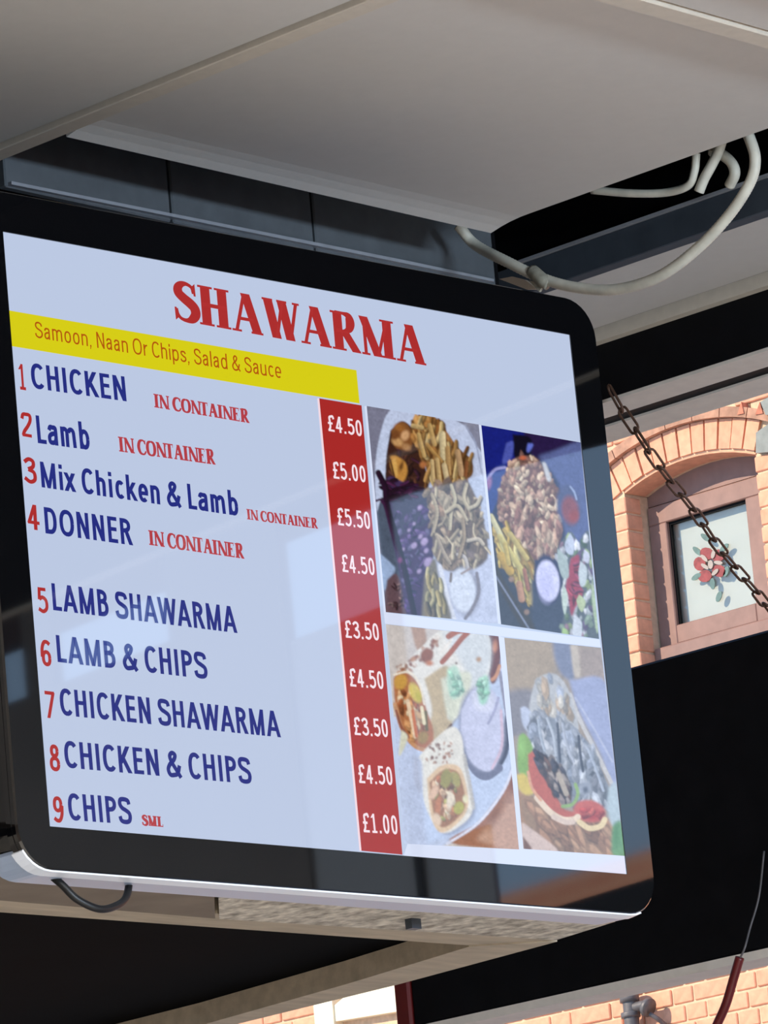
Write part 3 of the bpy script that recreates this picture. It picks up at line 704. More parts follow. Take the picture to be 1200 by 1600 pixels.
# --- four food pictures: flat prints shown on the panel, coloured point by point on a fine mesh, window haze painted in
class Canvas:
    S = 2.0
    def __init__(s, x0, y0, x1, y1, c):
        s.x0, s.y0 = x0, y0; s.w, s.h = int((x1 - x0) * s.S), int((y1 - y0) * s.S)
        s.a = np.zeros((s.h, s.w, 3)) + np.array(lin(c))
        s.X, s.Y = np.meshgrid(x0 + (np.arange(s.w) + .5) / s.S, y0 + (np.arange(s.h) + .5) / s.S)
    def _win(s, xa, ya, xb, yb):
        i0, i1 = max(0, int((xa - s.x0) * s.S)), min(s.w, int((xb - s.x0) * s.S) + 2); j0, j1 = max(0, int((ya - s.y0) * s.S)), min(s.h, int((yb - s.y0) * s.S) + 2)
        return slice(j0, max(j0, j1)), slice(i0, max(i0, i1))
    def _mix(s, w, m, c):
        s.a[w] = s.a[w] * (1 - m[..., None]) + np.array(c) * m[..., None]
    def inside(s, pts, X, Y):
        m = np.zeros(X.shape, bool); n = len(pts)
        for i in range(n):
            (xa, ya), (xb, yb) = pts[i], pts[(i + 1) % n]
            if ya == yb: continue
            m ^= ((ya > Y) != (yb > Y)) & (X < (xb - xa) * (Y - ya) / (yb - ya) + xa)
        return m
    def poly(s, pts, c, soft=1.0, al=1.0):
        pts = [tuple(p) for p in spline(list(pts) + [pts[0]], 5)[:-1]] if soft >= 0 else pts
        soft = abs(soft); xs_ = [p[0] for p in pts]; ys_ = [p[1] for p in pts]
        w = s._win(min(xs_) - soft, min(ys_) - soft, max(xs_) + soft, max(ys_) + soft)
        X, Y = s.X[w], s.Y[w]
        if X.size == 0: return
        m = s.inside(pts, X, Y).astype(float)
        r = int(round(soft * s.S / 2))
        for _ in range(2):
            for ax in (0, 1):
                if r > 0:
                    c_ = np.cumsum(np.pad(m, [(r + 1, r) if a == ax else (0, 0) for a in (0, 1)], mode='edge'), ax)
                    m = (np.take(c_, range(2 * r + 1, c_.shape[ax]), ax) - np.take(c_, range(0, c_.shape[ax] - 2 * r - 1), ax)) / (2 * r + 1)
        s._mix(w, m * al, lin(c))
    def ell(s, cx, cy, rx, ry, c, ang=0.0, soft=1.0, al=1.0):
        R = max(rx, ry) + soft * 2; w = s._win(cx - R, cy - R, cx + R, cy + R); X, Y = s.X[w] - cx, s.Y[w] - cy
        if X.size == 0: return
        ca, sa = math.cos(ang), math.sin(ang); u = (X * ca + Y * sa) / rx; v = (-X * sa + Y * ca) / ry
        d = (np.sqrt(u * u + v * v) - 1) * min(rx, ry); s._mix(w, np.clip(.5 - d / (2 * soft), 0, 1) * al, lin(c))
    def line(s, x0, y0, x1, y1, wd, c, c2=None, soft=.7, al=1.0):
        w = s._win(min(x0, x1) - wd, min(y0, y1) - wd, max(x0, x1) + wd, max(y0, y1) + wd); X, Y = s.X[w], s.Y[w]
        if X.size == 0: return
        dx, dy = x1 - x0, y1 - y0; L2 = dx * dx + dy * dy + 1e-6
        t = np.clip(((X - x0) * dx + (Y - y0) * dy) / L2, 0, 1); qx, qy = X - x0 - t * dx, Y - y0 - t * dy
        d = np.sqrt(qx * qx + qy * qy) - wd / 2; m = np.clip(.5 - d / (2 * soft), 0, 1) * al
        if c2 is None: s._mix(w, m, lin(c))
        else:
            k = np.clip((qx * dy - qy * dx) / math.sqrt(L2) / wd + .5, 0, 1)[..., None]
            cc = np.array(lin(c)) * (1 - k) + np.array(lin(c2)) * k; s.a[w] = s.a[w] * (1 - m[..., None]) + cc * m[..., None]
    def curve(s, pts, wd, c, c2=None, al=1.0):
        q_ = spline(pts, 6)
        for a, b in zip(q_[:-1], q_[1:]): s.line(a[0], a[1], b[0], b[1], wd, c, c2, al=al)
    def scatter(s, pts, n, ln, wd, cols, ang=(0, math.pi), bend=.3, shade=.5, al=1.0):
        xs_ = [p[0] for p in pts]; ys_ = [p[1] for p in pts]; k = 0
        while k < n:
            x, y = rng.uniform(min(xs_), max(xs_)), rng.uniform(min(ys_), max(ys_))
            if not s.inside(pts, np.array([[x]]), np.array([[y]]))[0, 0]: continue
            k += 1; a = rng.uniform(*ang); l = ln * rng.uniform(.6, 1.3); w_ = wd * rng.uniform(.6, 1.3); c = np.array(cols[rng.integers(len(cols))], float) * rng.uniform(.88, 1.1)
            c = np.clip(c, 0, 255); dx, dy = math.cos(a) * l / 2, math.sin(a) * l / 2; bx, by = -dy * bend * rng.uniform(-1, 1), dx * bend * rng.uniform(-1, 1)
            s.curve([(x - dx + 1, y - dy + 1.5), (x + bx + 1, y + by + 1.5), (x + dx + 1, y + dy + 1.5)], w_ * 1.15, tuple(c * .5), al=.35 * al)
            s.curve([(x - dx, y - dy), (x + bx, y + by), (x + dx, y + dy)], w_, tuple(np.clip(c * 1.08, 0, 255)), tuple(c * (1 - shade)), al=al)
    def flakes(s, pts, n, size, cols, ang=(0, math.pi), asp=2.0, shade=.45, al=.95):
        xs_ = [p[0] for p in pts]; ys_ = [p[1] for p in pts]; k = 0
        while k < n:
            x, y = rng.uniform(min(xs_), max(xs_)), rng.uniform(min(ys_), max(ys_))
            if not s.inside(pts, np.array([[x]]), np.array([[y]]))[0, 0]: continue
            k += 1; a = rng.uniform(*ang); r = size * rng.uniform(.5, 1.35); c = np.clip(np.array(cols[rng.integers(len(cols))], float) * rng.uniform(.82, 1.14), 0, 255)
            m = 6; rad = rng.uniform(.65, 1.15, m); P_ = []
            for i in range(m):
                t = 2 * math.pi * i / m; u, v = r * rad[i] * math.cos(t) * asp / 1.4, r * rad[i] * math.sin(t) / 1.4
                P_.append((x + u * math.cos(a) - v * math.sin(a), y + u * math.sin(a) + v * math.cos(a)))
            s.poly([(p + 1.0, q + 1.6) for p, q in P_], tuple(c * .42), -.9, .5)
            s.poly(P_, tuple(c), -.6, al)
            s.poly([(x + (p - x) * .75 + r * .12, y + (q - y) * .7 + r * .28) for p, q in P_], tuple(c * (1 - shade)), -1.4, .55)
            s.poly([(x + (p - x) * .5 - r * .12, y + (q - y) * .45 - r * .2) for p, q in P_], tuple(np.clip(c * 1.12 + 6, 0, 255)), -1.2, .6)
    def soften(s, r=1):
        for _ in range(2):
            for ax in (0, 1):
                p = np.pad(s.a, [(r, r) if i == ax else (0, 0) for i in range(3)], mode='edge')
                s.a = sum(np.take(p, range(k, k + s.a.shape[ax]), ax) for k in range(2 * r + 1)) / (2 * r + 1)
    def grain(s, amt, cell):
        h, w = s.h // cell + 2, s.w // cell + 2; g_ = rng.normal(0, 1, (h, w))
        jy = np.arange(s.h) / cell; jx = np.arange(s.w) / cell; iy, ix = jy.astype(int), jx.astype(int); fy, fx = (jy - iy)[:, None], (jx - ix)[None]
        n_ = (g_[iy][:, ix] * (1 - fy) * (1 - fx) + g_[iy + 1][:, ix] * fy * (1 - fx) + g_[iy][:, ix + 1] * (1 - fy) * fx + g_[iy + 1][:, ix + 1] * fy * fx)
        s.a *= np.clip(1 + amt * n_, .3, 2)[..., None]
    def sample(s, px, py):
        x = np.clip((px - s.x0) * s.S - .5, 0, s.w - 1.001); y = np.clip((py - s.y0) * s.S - .5, 0, s.h - 1.001); i, j = x.astype(int), y.astype(int); fx, fy = (x - i)[..., None], (y - j)[..., None]
        return s.a[j, i] * (1 - fx) * (1 - fy) + s.a[j, i + 1] * fx * (1 - fy) + s.a[j + 1, i] * (1 - fx) * fy + s.a[j + 1, i + 1] * fx * fy

def picture1():
    c = Canvas(565, 625, 790, 985, (118, 118, 138))
    c.poly([(612, 638), (630, 636), (700, 650), (760, 700), (790, 820), (790, 985), (640, 985), (612, 900), (590, 800), (588, 720), (600, 660)], (186, 196, 222), 1)
    c.poly([(722, 655), (755, 662), (756, 705), (742, 690)], (128, 130, 150), 1)
    c.curve([(728, 664), (744, 692), (754, 740)], 2, (150, 158, 186))
    c.poly([(590, 800), (600, 780), (622, 850), (642, 930), (634, 960), (604, 905)], (76, 86, 104), 1)
    c.poly([(592, 862), (612, 880), (618, 892), (600, 922)], (150, 170, 204), 1.5)
    c.poly([(606, 905), (622, 898), (640, 950), (644, 960), (602, 956)], (96, 72, 78), 1.5)
    c.scatter([(608, 915), (622, 905), (638, 950), (606, 950)], 20, 4, 2, [(150, 120, 120), (70, 44, 48)])
    meat = [(611, 672), (628, 658), (644, 668), (656, 700), (668, 740), (668, 764), (630, 772), (606, 770), (604, 720)]
    c.poly(meat, (58, 32, 24), 1.2)
    c.scatter([(612, 700), (650, 705), (665, 755), (610, 765)], 40, 12, 4, [(74, 44, 34), (52, 28, 24), (96, 58, 44), (66, 34, 50)])
    c.poly([(612, 672), (627, 658), (640, 666), (646, 690), (638, 702), (618, 698)], (122, 76, 40), 1.5)
    for (x, y, rx, ry, k) in ((626, 668, 9, 6, (146, 92, 44)), (634, 680, 6, 8, (198, 152, 108)), (622, 690, 9, 6, (186, 142, 92)), (636, 698, 7, 5, (166, 122, 80)), (619, 680, 5, 7, (112, 66, 34))):
        c.ell(x, y, rx, ry, k, .4, 2)
    c.poly([(611, 712), (620, 712), (634, 722), (637, 740), (626, 758), (619, 748), (611, 728)], (186, 132, 62), 1.5)
    c.poly([(614, 718), (620, 718), (622, 745), (616, 735)], (206, 160, 86), 2); c.ell(628, 728, 3, 8, (104, 64, 28), .3, 2); c.line(611, 718, 619, 752, 2.5, (60, 34, 22))
    fr = [(643, 656), (662, 650), (694, 658), (700, 676), (722, 704), (738, 718), (739, 742), (720, 752), (690, 758), (672, 752), (664, 720), (652, 700), (644, 680)]
    c.poly(fr, (104, 70, 36), 1.2)
    c.flakes(fr, 40, 7, [(150, 104, 56), (120, 76, 38), (176, 132, 78)], (1.0, 2.1), 2.6, .4)
    c.scatter(fr, 40, 26, 4.5, [(196, 158, 98), (174, 132, 78), (150, 106, 56), (128, 84, 42), (212, 184, 128)], (1.1, 2.0), .25, .45)
    for (a, b, d, e, w_, k) in ((655, 678, 664, 712, 6, (206, 170, 108)), (692, 678, 694, 714, 10, (226, 206, 160)), (672, 664, 680, 694, 7, (200, 164, 104)), (700, 700, 702, 740, 8, (190, 150, 96)),
                             (668, 694, 690, 720, 6, (186, 142, 80)), (646, 665, 660, 668, 7, (208, 176, 120)), (684, 718, 688, 752, 7, (206, 172, 116)), (716, 706, 722, 740, 9, (196, 158, 116)), (730, 722, 728, 742, 6, (140, 86, 50)), (676, 720, 678, 750, 6, (214, 184, 130)), (695, 727, 700, 752, 8, (220, 196, 150))):
        c.line(a + 2, b + 1, d + 2, e + 1, w_, (70, 40, 22), al=.6); c.line(a, b, d, e, w_, tuple(int(v * .7) for v in k), k)
    c.ell(662, 726, 5, 5, (170, 106, 62), 0, 2)
    cab = [(598, 760), (610, 744), (630, 752), (664, 766), (674, 800), (680, 860), (668, 905), (662, 965), (640, 972), (622, 880), (604, 800)]
    c.poly(cab, (66, 46, 84), 1.5)
    c.poly([(612, 785), (668, 768), (672, 812), (640, 830), (620, 830)], (66, 66, 86), 6, .8)
    c.scatter([(598, 745), (636, 752), (668, 768), (620, 785), (604, 782)], 50, 16, 3.5, [(58, 22, 52), (44, 16, 36), (82, 36, 74), (36, 16, 30)], (-.6, .5))
    c.flakes([(618, 800), (668, 790), (674, 870), (640, 960), (628, 880)], 80, 5, [(92, 66, 124), (78, 60, 106), (110, 88, 140), (74, 62, 100), (100, 92, 130)], (0, 3), 1.8, .25)  # paler purple paints window haze over the lower cabbage
    c.scatter([(618, 800), (668, 790), (674, 870), (640, 960), (628, 880)], 16, 10, 3, [(84, 54, 112), (70, 52, 96), (100, 76, 128), (62, 50, 90), (90, 84, 120)])
    for (x, y, r) in ((657, 793, 3), (648, 818, 2), (648, 852, 4), (664, 846, 5), (658, 838, 3), (640, 828, 2), (670, 878, 6), (667, 860, 3), (656, 892, 3), (631, 858, 2)): c.ell(x, y, r, r * 1.3, (178, 160, 204), .6, 1.5, .85)
    c.curve([(592, 738), (603, 762), (606, 790), (628, 868), (650, 968)], 9, (44, 16, 42), (24, 10, 22))  # dark strip paints the haze-free gap between two window reflections
    c.curve([(588, 782), (600, 786), (618, 850), (632, 880)], 3, (56, 24, 56)); c.ell(626, 875, 3, 4, (120, 60, 110), 0, 1.5)
    ch = [(664, 764), (700, 756), (728, 750), (742, 770), (756, 810), (764, 860), (756, 890), (735, 892), (700, 890), (680, 868), (674, 800)]
    c.poly(ch, (110, 96, 88), 1.5)
    c.flakes(ch, 130, 8, [(160, 142, 122), (128, 112, 98), (184, 170, 148), (104, 88, 82), (122, 108, 106), (158, 132, 112)], (.6, 2.5), 2.4, .35)
    c.scatter(ch, 30, 22, 3.5, [(178, 164, 142), (150, 132, 114), (196, 184, 160)], (.7, 2.4), .4, .35, .8)
    for (p, k) in (([(706, 758), (712, 780), (706, 800), (704, 826)], (204, 194, 168)), ([(730, 756), (726, 778), (734, 796)], (202, 190, 164)), ([(734, 794), (746, 788), (752, 776)], (208, 198, 176)), ([(676, 772), (684, 800), (678, 830)], (190, 176, 152)), ([(698, 800), (716, 790), (730, 812)], (204, 192, 166)), ([(684, 838), (694, 862), (704, 880)], (180, 166, 148)), ([(730, 845), (748, 842), (756, 850)], (206, 196, 180)), ([(716, 866), (728, 872), (734, 900)], (204, 198, 196)), ([(724, 810), (726, 840), (718, 870)], (176, 158, 134))):
        c.curve([(x + 2, y + 2) for x, y in p], 5, (74, 60, 56), al=.6); c.curve(p, 5, tuple(int(v * .78) for v in k), k)
    c.poly([(684, 876), (700, 892), (745, 888), (790, 860), (790, 985), (690, 985)], (190, 198, 224), 3)
    c.curve([(688, 884), (700, 930), (716, 985)], 6, (212, 216, 230)); c.poly([(664, 900), (680, 872), (688, 905), (706, 960), (700, 985), (662, 985)], (120, 112, 98), 3)
    c.scatter([(668, 900), (682, 890), (698, 960), (668, 965)], 22, 26, 5, [(178, 164, 118), (150, 138, 104), (122, 110, 92), (192, 184, 144)], (1.2, 1.9))
    c.ell(728, 924, 24, 37, (150, 152, 172), -.1, 4); c.ell(724, 922, 20, 34, (206, 214, 232), -.1, 2); c.curve([(746, 895), (749, 925), (738, 952), (728, 966)], 5, (128, 124, 136)); c.line(706, 896, 705, 908, 4, (120, 108, 100)); c.line(722, 896, 736, 888, 3, (150, 132, 126))
    c.soften(); c.grain(.07, 5); c.grain(.05, 14)
    return c

def picture2():
    c = Canvas(742, 655, 950, 1010, (50, 54, 84))
    c.poly([(742, 655), (820, 660), (800, 760), (760, 790), (742, 790)], (22, 30, 118), 3)
    c.poly([(815, 655), (950, 690), (950, 720), (840, 716)], (38, 24, 66), 3)
    c.poly([(842, 712), (950, 690), (950, 850), (890, 850), (876, 760)], (88, 98, 148), 5)  # bluish window-reflection haze painted over the background
    c.poly([(802, 678), (830, 684), (828, 715), (806, 716)], (16, 12, 30), 2); c.poly([(792, 692), (803, 690), (800, 716), (786, 724)], (74, 84, 168), 2); c.poly([(826, 692), (834, 694), (828, 706), (824, 704)], (96, 110, 200), 1.5)
    c.poly([(760, 748), (776, 730), (792, 728), (786, 760), (770, 800), (762, 810), (757, 770)], (52, 70, 140), 2); c.curve([(762, 750), (774, 734), (790, 730)], 4, (150, 150, 205)); c.ell(765, 755, 4, 10, (150, 110, 160), .2, 2)
    c.poly([(758, 800), (790, 820), (830, 930), (845, 1010), (758, 1010)], (62, 64, 76), 3); c.poly([(775, 880), (800, 925), (842, 985), (842, 1010), (828, 1000), (777, 910)], (66, 60, 56), 3)
    meat = [(801, 718), (818, 712), (840, 716), (858, 742), (872, 764), (878, 800), (879, 836), (864, 872), (846, 876), (820, 868), (800, 838), (782, 808), (779, 774), (788, 744)]
    c.poly(meat, (116, 84, 78), 1.5)
    c.flakes(meat, 300, 5.5, [(186, 150, 132), (156, 118, 106), (208, 180, 156), (124, 90, 84), (192, 160, 144), (166, 132, 122), (218, 196, 174)], (.7, 2.3), 1.9, .4)
    c.flakes([(800, 820), (815, 790), (876, 820), (866, 872), (840, 874)], 50, 6.5, [(186, 154, 136), (134, 98, 90), (204, 180, 160), (156, 118, 110)], (1.2, 1.9), 2.8, .4)
    c.poly([(848, 722), (854, 724), (862, 748), (856, 750)], (196, 198, 206), 1.5); c.ell(818, 715, 5, 3, (190, 100, 70), 0, 1.5); c.line(830, 712, 832, 718, 3, (220, 200, 180))
    fr = [(770, 806), (780, 830), (800, 832), (822, 858), (836, 878), (836, 906), (826, 938), (812, 928), (800, 894), (782, 884), (776, 850)]
    c.poly(fr, (150, 124, 74), 1.5)
    c.flakes(fr, 30, 7, [(190, 166, 96), (164, 132, 72)], (.9, 1.6), 2.6)
    c.scatter(fr, 26, 28, 6, [(206, 188, 112), (186, 160, 84), (218, 208, 146), (164, 132, 72)], (.9, 1.5), .25)
    for (a, b, d, e, w_, k) in ((768, 806, 790, 850, 8, (222, 218, 176)), (782, 838, 822, 900, 9, (214, 202, 130)), (798, 834, 824, 872, 8, (208, 190, 120)), (784, 868, 798, 892, 13, (206, 172, 84)), (812, 912, 816, 936, 10, (196, 150, 122)), (834, 916, 830, 940, 9, (208, 188, 120)), (820, 890, 826, 920, 6, (176, 120, 100)), (790, 850, 796, 880, 7, (214, 192, 110))):
        c.line(a + 2, b + 2, d + 2, e + 2, w_, (84, 62, 40), al=.6); c.line(a, b, d, e, w_, tuple(int(v * .75) for v in k), k)
    for (x, y) in ((824, 956), (838, 948), (800, 905)): c.ell(x, y, 4, 4, (150, 124, 110), 0, 1.5)
    c.line(776, 900, 830, 986, 2.5, (130, 138, 164)); c.poly([(830, 905), (885, 930), (882, 1000), (838, 985)], (62, 68, 88), 4)
    c.ell(856, 905, 21, 39, (50, 50, 88), -.12, 2); c.ell(857, 907, 18, 32, (206, 208, 244), -.12, 1.5); c.ell(853, 915, 10, 22, (190, 192, 236), -.1, 5)
    c.ell(890, 792, 19, 34, (84, 90, 130), -.15, 3); c.ell(892, 797, 13, 22, (136, 76, 86), -.15, 3); c.ell(898, 806, 7, 9, (150, 70, 70), 0, 3); c.curve([(892, 760), (898, 768), (902, 780)], 2.5, (150, 166, 206))
    sal = [(872, 856), (892, 830), (906, 850), (912, 836), (925, 842), (938, 1000), (880, 998), (884, 940)]
    c.poly(sal, (92, 100, 108), 2)
    c.flakes(sal, 90, 6.5, [(186, 196, 206), (140, 160, 146), (156, 176, 128), (112, 96, 130), (206, 210, 224), (96, 116, 96), (150, 120, 140)], (.9, 2.1), 2.0, .25)
    c.poly([(893, 872), (906, 868), (904, 905), (912, 925), (900, 950), (894, 962), (889, 935), (885, 915)], (158, 62, 82), 2); c.scatter([(893, 880), (904, 875), (906, 925), (892, 950)], 14, 10, 5, [(178, 72, 92), (140, 50, 66), (170, 80, 110)])
    for (p, k) in (([(892, 832), (898, 846), (896, 866), (886, 862), (884, 848)], (190, 200, 224)), ([(872, 856), (886, 872), (890, 900), (880, 902), (873, 880)], (166, 182, 184)), ([(908, 876), (918, 888), (916, 912), (908, 915), (905, 895)], (192, 204, 214)), ([(914, 858), (922, 866), (920, 880), (912, 872)], (196, 200, 222)), ([(880, 912), (888, 930), (884, 960), (879, 940)], (190, 206, 200)), ([(906, 928), (916, 940), (910, 956), (902, 940)], (180, 196, 158)), ([(898, 960), (910, 972), (908, 998), (896, 990)], (200, 208, 222)), ([(926, 900), (936, 960), (934, 990), (926, 940)], (170, 190, 160)), ([(880, 980), (888, 985), (888, 1000), (879, 998)], (160, 190, 130))): c.poly(p, k, 1.2)
    c.soften(); c.grain(.07, 5); c.grain(.05, 14)
    return c

def picture3():
    c = Canvas(598, 965, 830, 1345, (196, 188, 184))
    c.poly([(640, 965), (660, 965), (668, 1010), (652, 1014)], (172, 140, 120), 3)
    c.poly([(760, 990), (830, 1000), (830, 1200), (800, 1202), (770, 1100)], (188, 198, 226), 4)
    c.poly([(605, 1130), (640, 1110), (800, 1060), (812, 1150), (798, 1215), (752, 1280), (704, 1318), (640, 1330), (600, 1330)], (186, 198, 226), 3)
    c.poly([(806, 1195), (830, 1190), (830, 1345), (815, 1330), (704, 1316), (752, 1282), (790, 1230)], (158, 104, 74), 1.5)
    c.poly([(745, 1312), (780, 1262), (806, 1235), (815, 1330)], (190, 150, 128), 7); c.ell(775, 1270, 8, 24, (140, 88, 50), .6, 6); c.ell(805, 1215, 6, 30, (128, 74, 50), .2, 5)
    c.curve([(700, 1318), (748, 1286), (786, 1238), (804, 1196)], 4, (214, 216, 234))
    c.curve([(796, 1120), (790, 1170), (782, 1190)], 12, (70, 66, 84)); c.curve([(730, 1170), (742, 1200), (760, 1212), (780, 1200)], 14, (110, 110, 134)); c.curve([(782, 1050), (790, 1100), (796, 1130)], 5, (140, 136, 156))
    # upper wrap
    c.poly([(764, 990), (780, 992), (784, 1020), (778, 1060), (768, 1066), (764, 1030)], (112, 62, 52), 1.5); c.ell(774, 1010, 4, 9, (192, 130, 100), .1, 2); c.curve([(782, 1040), (776, 1056), (770, 1062)], 5, (196, 140, 104))
    body = [(617, 1052), (640, 1030), (660, 1010), (690, 985), (730, 988), (764, 992), (767, 1040), (756, 1066), (738, 1080), (722, 1110), (708, 1128), (676, 1172), (640, 1120)]
    c.poly([(x + 2, y + 3) for x, y in body], (120, 110, 108), 3, .6); c.poly(body, (220, 217, 212), 1.2)
    c.poly([(690, 985), (730, 988), (764, 992), (767, 1040), (740, 1078), (724, 1040)], (198, 206, 216), 7, .7)
    c.poly([(664, 1060), (700, 1040), (708, 1080), (700, 1120), (708, 1128), (676, 1174), (666, 1150), (676, 1110)], (186, 166, 132), 3)
    c.poly([(690, 1060), (735, 1050), (730, 1095), (708, 1126), (698, 1110)], (206, 208, 190), 4)
    for _ in range(40):
        x, y = rng.uniform(620, 690), 0; y = 1048 - (x - 620) * .75 + rng.uniform(-6, 16); c.ell(x, y, rng.uniform(2, 5), rng.uniform(1.5, 4), [(150, 96, 66), (128, 76, 54), (176, 130, 100), (222, 212, 204)][rng.integers(4)], rng.uniform(0, 3), 1.2, .8)
    c.curve([(692, 1034), (706, 1018), (722, 998), (732, 988)], 8, (164, 96, 70)); c.curve([(702, 994), (716, 986), (730, 984)], 9, (168, 102, 76)); c.curve([(690, 1020), (706, 1000)], 4, (226, 220, 214)); c.ell(668, 1024, 10, 12, (142, 88, 62), .3, 2); c.ell(672, 1036, 6, 4, (186, 120, 84), 0, 2)
    c.ell(749, 1030, 4, 4, (176, 142, 112), 0, 2); c.ell(714, 1036, 2, 2, (140, 120, 110), 0, 1)
    face = [(616, 1060), (624, 1048), (645, 1056), (660, 1080), (668, 1110), (678, 1140), (676, 1170), (660, 1172), (640, 1160), (624, 1130), (617, 1090)]
    c.poly(face, (170, 108, 68), 1.5); c.curve([(617, 1054), (640, 1050), (656, 1068), (664, 1100)], 3, (226, 216, 200)); c.curve([(618, 1100), (630, 1140), (650, 1166), (676, 1174)], 6, (190, 140, 100)); c.curve([(620, 1110), (628, 1135), (640, 1152)], 4, (140, 84, 66))
    c.flakes([(622, 1070), (650, 1075), (668, 1140), (650, 1160), (628, 1120)], 46, 7, [(196, 120, 70), (218, 176, 130), (170, 96, 56), (226, 204, 170), (150, 86, 50), (206, 150, 100)], (.9, 1.9), 2.0, .35)
    c.ell(627, 1065, 10, 12, (196, 150, 72), .3, 2); c.ell(650, 1082, 8, 16, (206, 184, 72), -.4, 2); c.ell(655, 1088, 4, 8, (180, 168, 40), -.3, 1.5); c.line(638, 1095, 650, 1150, 6, (226, 200, 170)); c.line(646, 1110, 652, 1150, 5, (190, 108, 64)); c.line(666, 1112, 668, 1140, 5, (110, 94, 50)); c.line(660, 1105, 664, 1130, 5, (226, 214, 180)); c.ell(662, 1152, 8, 10, (158, 128, 70), .3, 2)
    c.poly([(628, 1140), (638, 1150), (632, 1170), (624, 1180)], (206, 206, 186), 1.5); c.line(676, 1172, 706, 1132, 4, (110, 78, 54))
    c.poly([(700, 1044), (714, 1040), (722, 1062), (726, 1082), (708, 1092), (700, 1072)], (176, 206, 188), 4); c.flakes([(702, 1046), (720, 1050), (724, 1084), (704, 1088)], 16, 4.5, [(156, 200, 176), (178, 212, 196), (138, 182, 160)], shade=.15, al=.7)
    # dip cup
    c.ell(754, 1138, 36, 66, (146, 148, 172), -.1, 3); c.poly([(722, 1110), (738, 1080), (756, 1072), (776, 1085), (786, 1120), (785, 1170), (772, 1200), (756, 1204), (736, 1188), (722, 1150)], (192, 194, 220), 1.5)
    c.poly([(738, 1084), (756, 1076), (772, 1090), (768, 1110), (744, 1108)], (206, 208, 228), 4); c.curve([(780, 1090), (774, 1110), (764, 1130)], 4, (160, 160, 190)); c.curve([(784, 1110), (785, 1165), (770, 1200)], 4, (204, 180, 200))
    c.poly([(748, 1068), (760, 1054), (766, 1072), (762, 1096), (752, 1100), (748, 1084)], (160, 206, 186), 4); c.flakes([(748, 1062), (764, 1060), (764, 1092), (750, 1096)], 14, 5, [(142, 192, 166), (170, 210, 190), (124, 172, 148)], shade=.15, al=.7)
    # lower wrap
    w2_ = [(650, 1192), (664, 1172), (704, 1136), (722, 1150), (728, 1200), (740, 1262), (720, 1290), (690, 1300), (666, 1260), (658, 1210)]
    c.poly([(x + 4, y + 4) for x, y in w2_], (128, 130, 150), 4, .7); c.poly(w2_, (220, 216, 208), 1.5); c.curve([(726, 1180), (734, 1220), (741, 1262)], 6, (186, 180, 172), al=.6)
    c.poly([(648, 1180), (660, 1190), (660, 1240), (648, 1220)], (178, 186, 210), 4)
    for _ in range(34): c.ell(rng.uniform(666, 712), rng.uniform(1160, 1194), rng.uniform(1.2, 3.2), rng.uniform(1, 3), [(142, 94, 68), (170, 126, 100), (120, 76, 56)][rng.integers(3)], rng.uniform(0, 3), 1, .8)
    c.poly([(668, 1216), (690, 1196), (716, 1196), (728, 1220), (732, 1262), (712, 1290), (688, 1300), (674, 1272)], (214, 184, 148), 1.5); c.poly([(672, 1222), (692, 1204), (714, 1204), (724, 1226), (728, 1260), (710, 1284), (690, 1292), (678, 1268)], (158, 110, 72), 2)
    c.flakes([(676, 1226), (694, 1208), (714, 1208), (724, 1256), (692, 1286)], 50, 6.5, [(206, 172, 140), (150, 144, 70), (176, 168, 96), (170, 108, 70), (222, 206, 180), (128, 90, 54), (186, 128, 84)], (.7, 2.2), 1.8, .3)
    for (x, y, rx, ry, a, k) in ((698, 1216, 8, 15, .1, (150, 140, 74)), (714, 1218, 6, 12, -.2, (160, 150, 84)), (679, 1238, 6, 12, .5, (212, 176, 148)), (704, 1250, 5, 14, .1, (224, 210, 190)), (718, 1262, 8, 10, .3, (172, 166, 76)), (686, 1258, 5, 14, .1, (186, 120, 78)), (684, 1280, 6, 10, -.3, (216, 190, 164)), (728, 1248, 4, 6, 0, (220, 214, 176))): c.ell(x, y, rx, ry, k, a, 1.5)
    c.soften(); c.grain(.06, 5); c.grain(.04, 14)
    return c

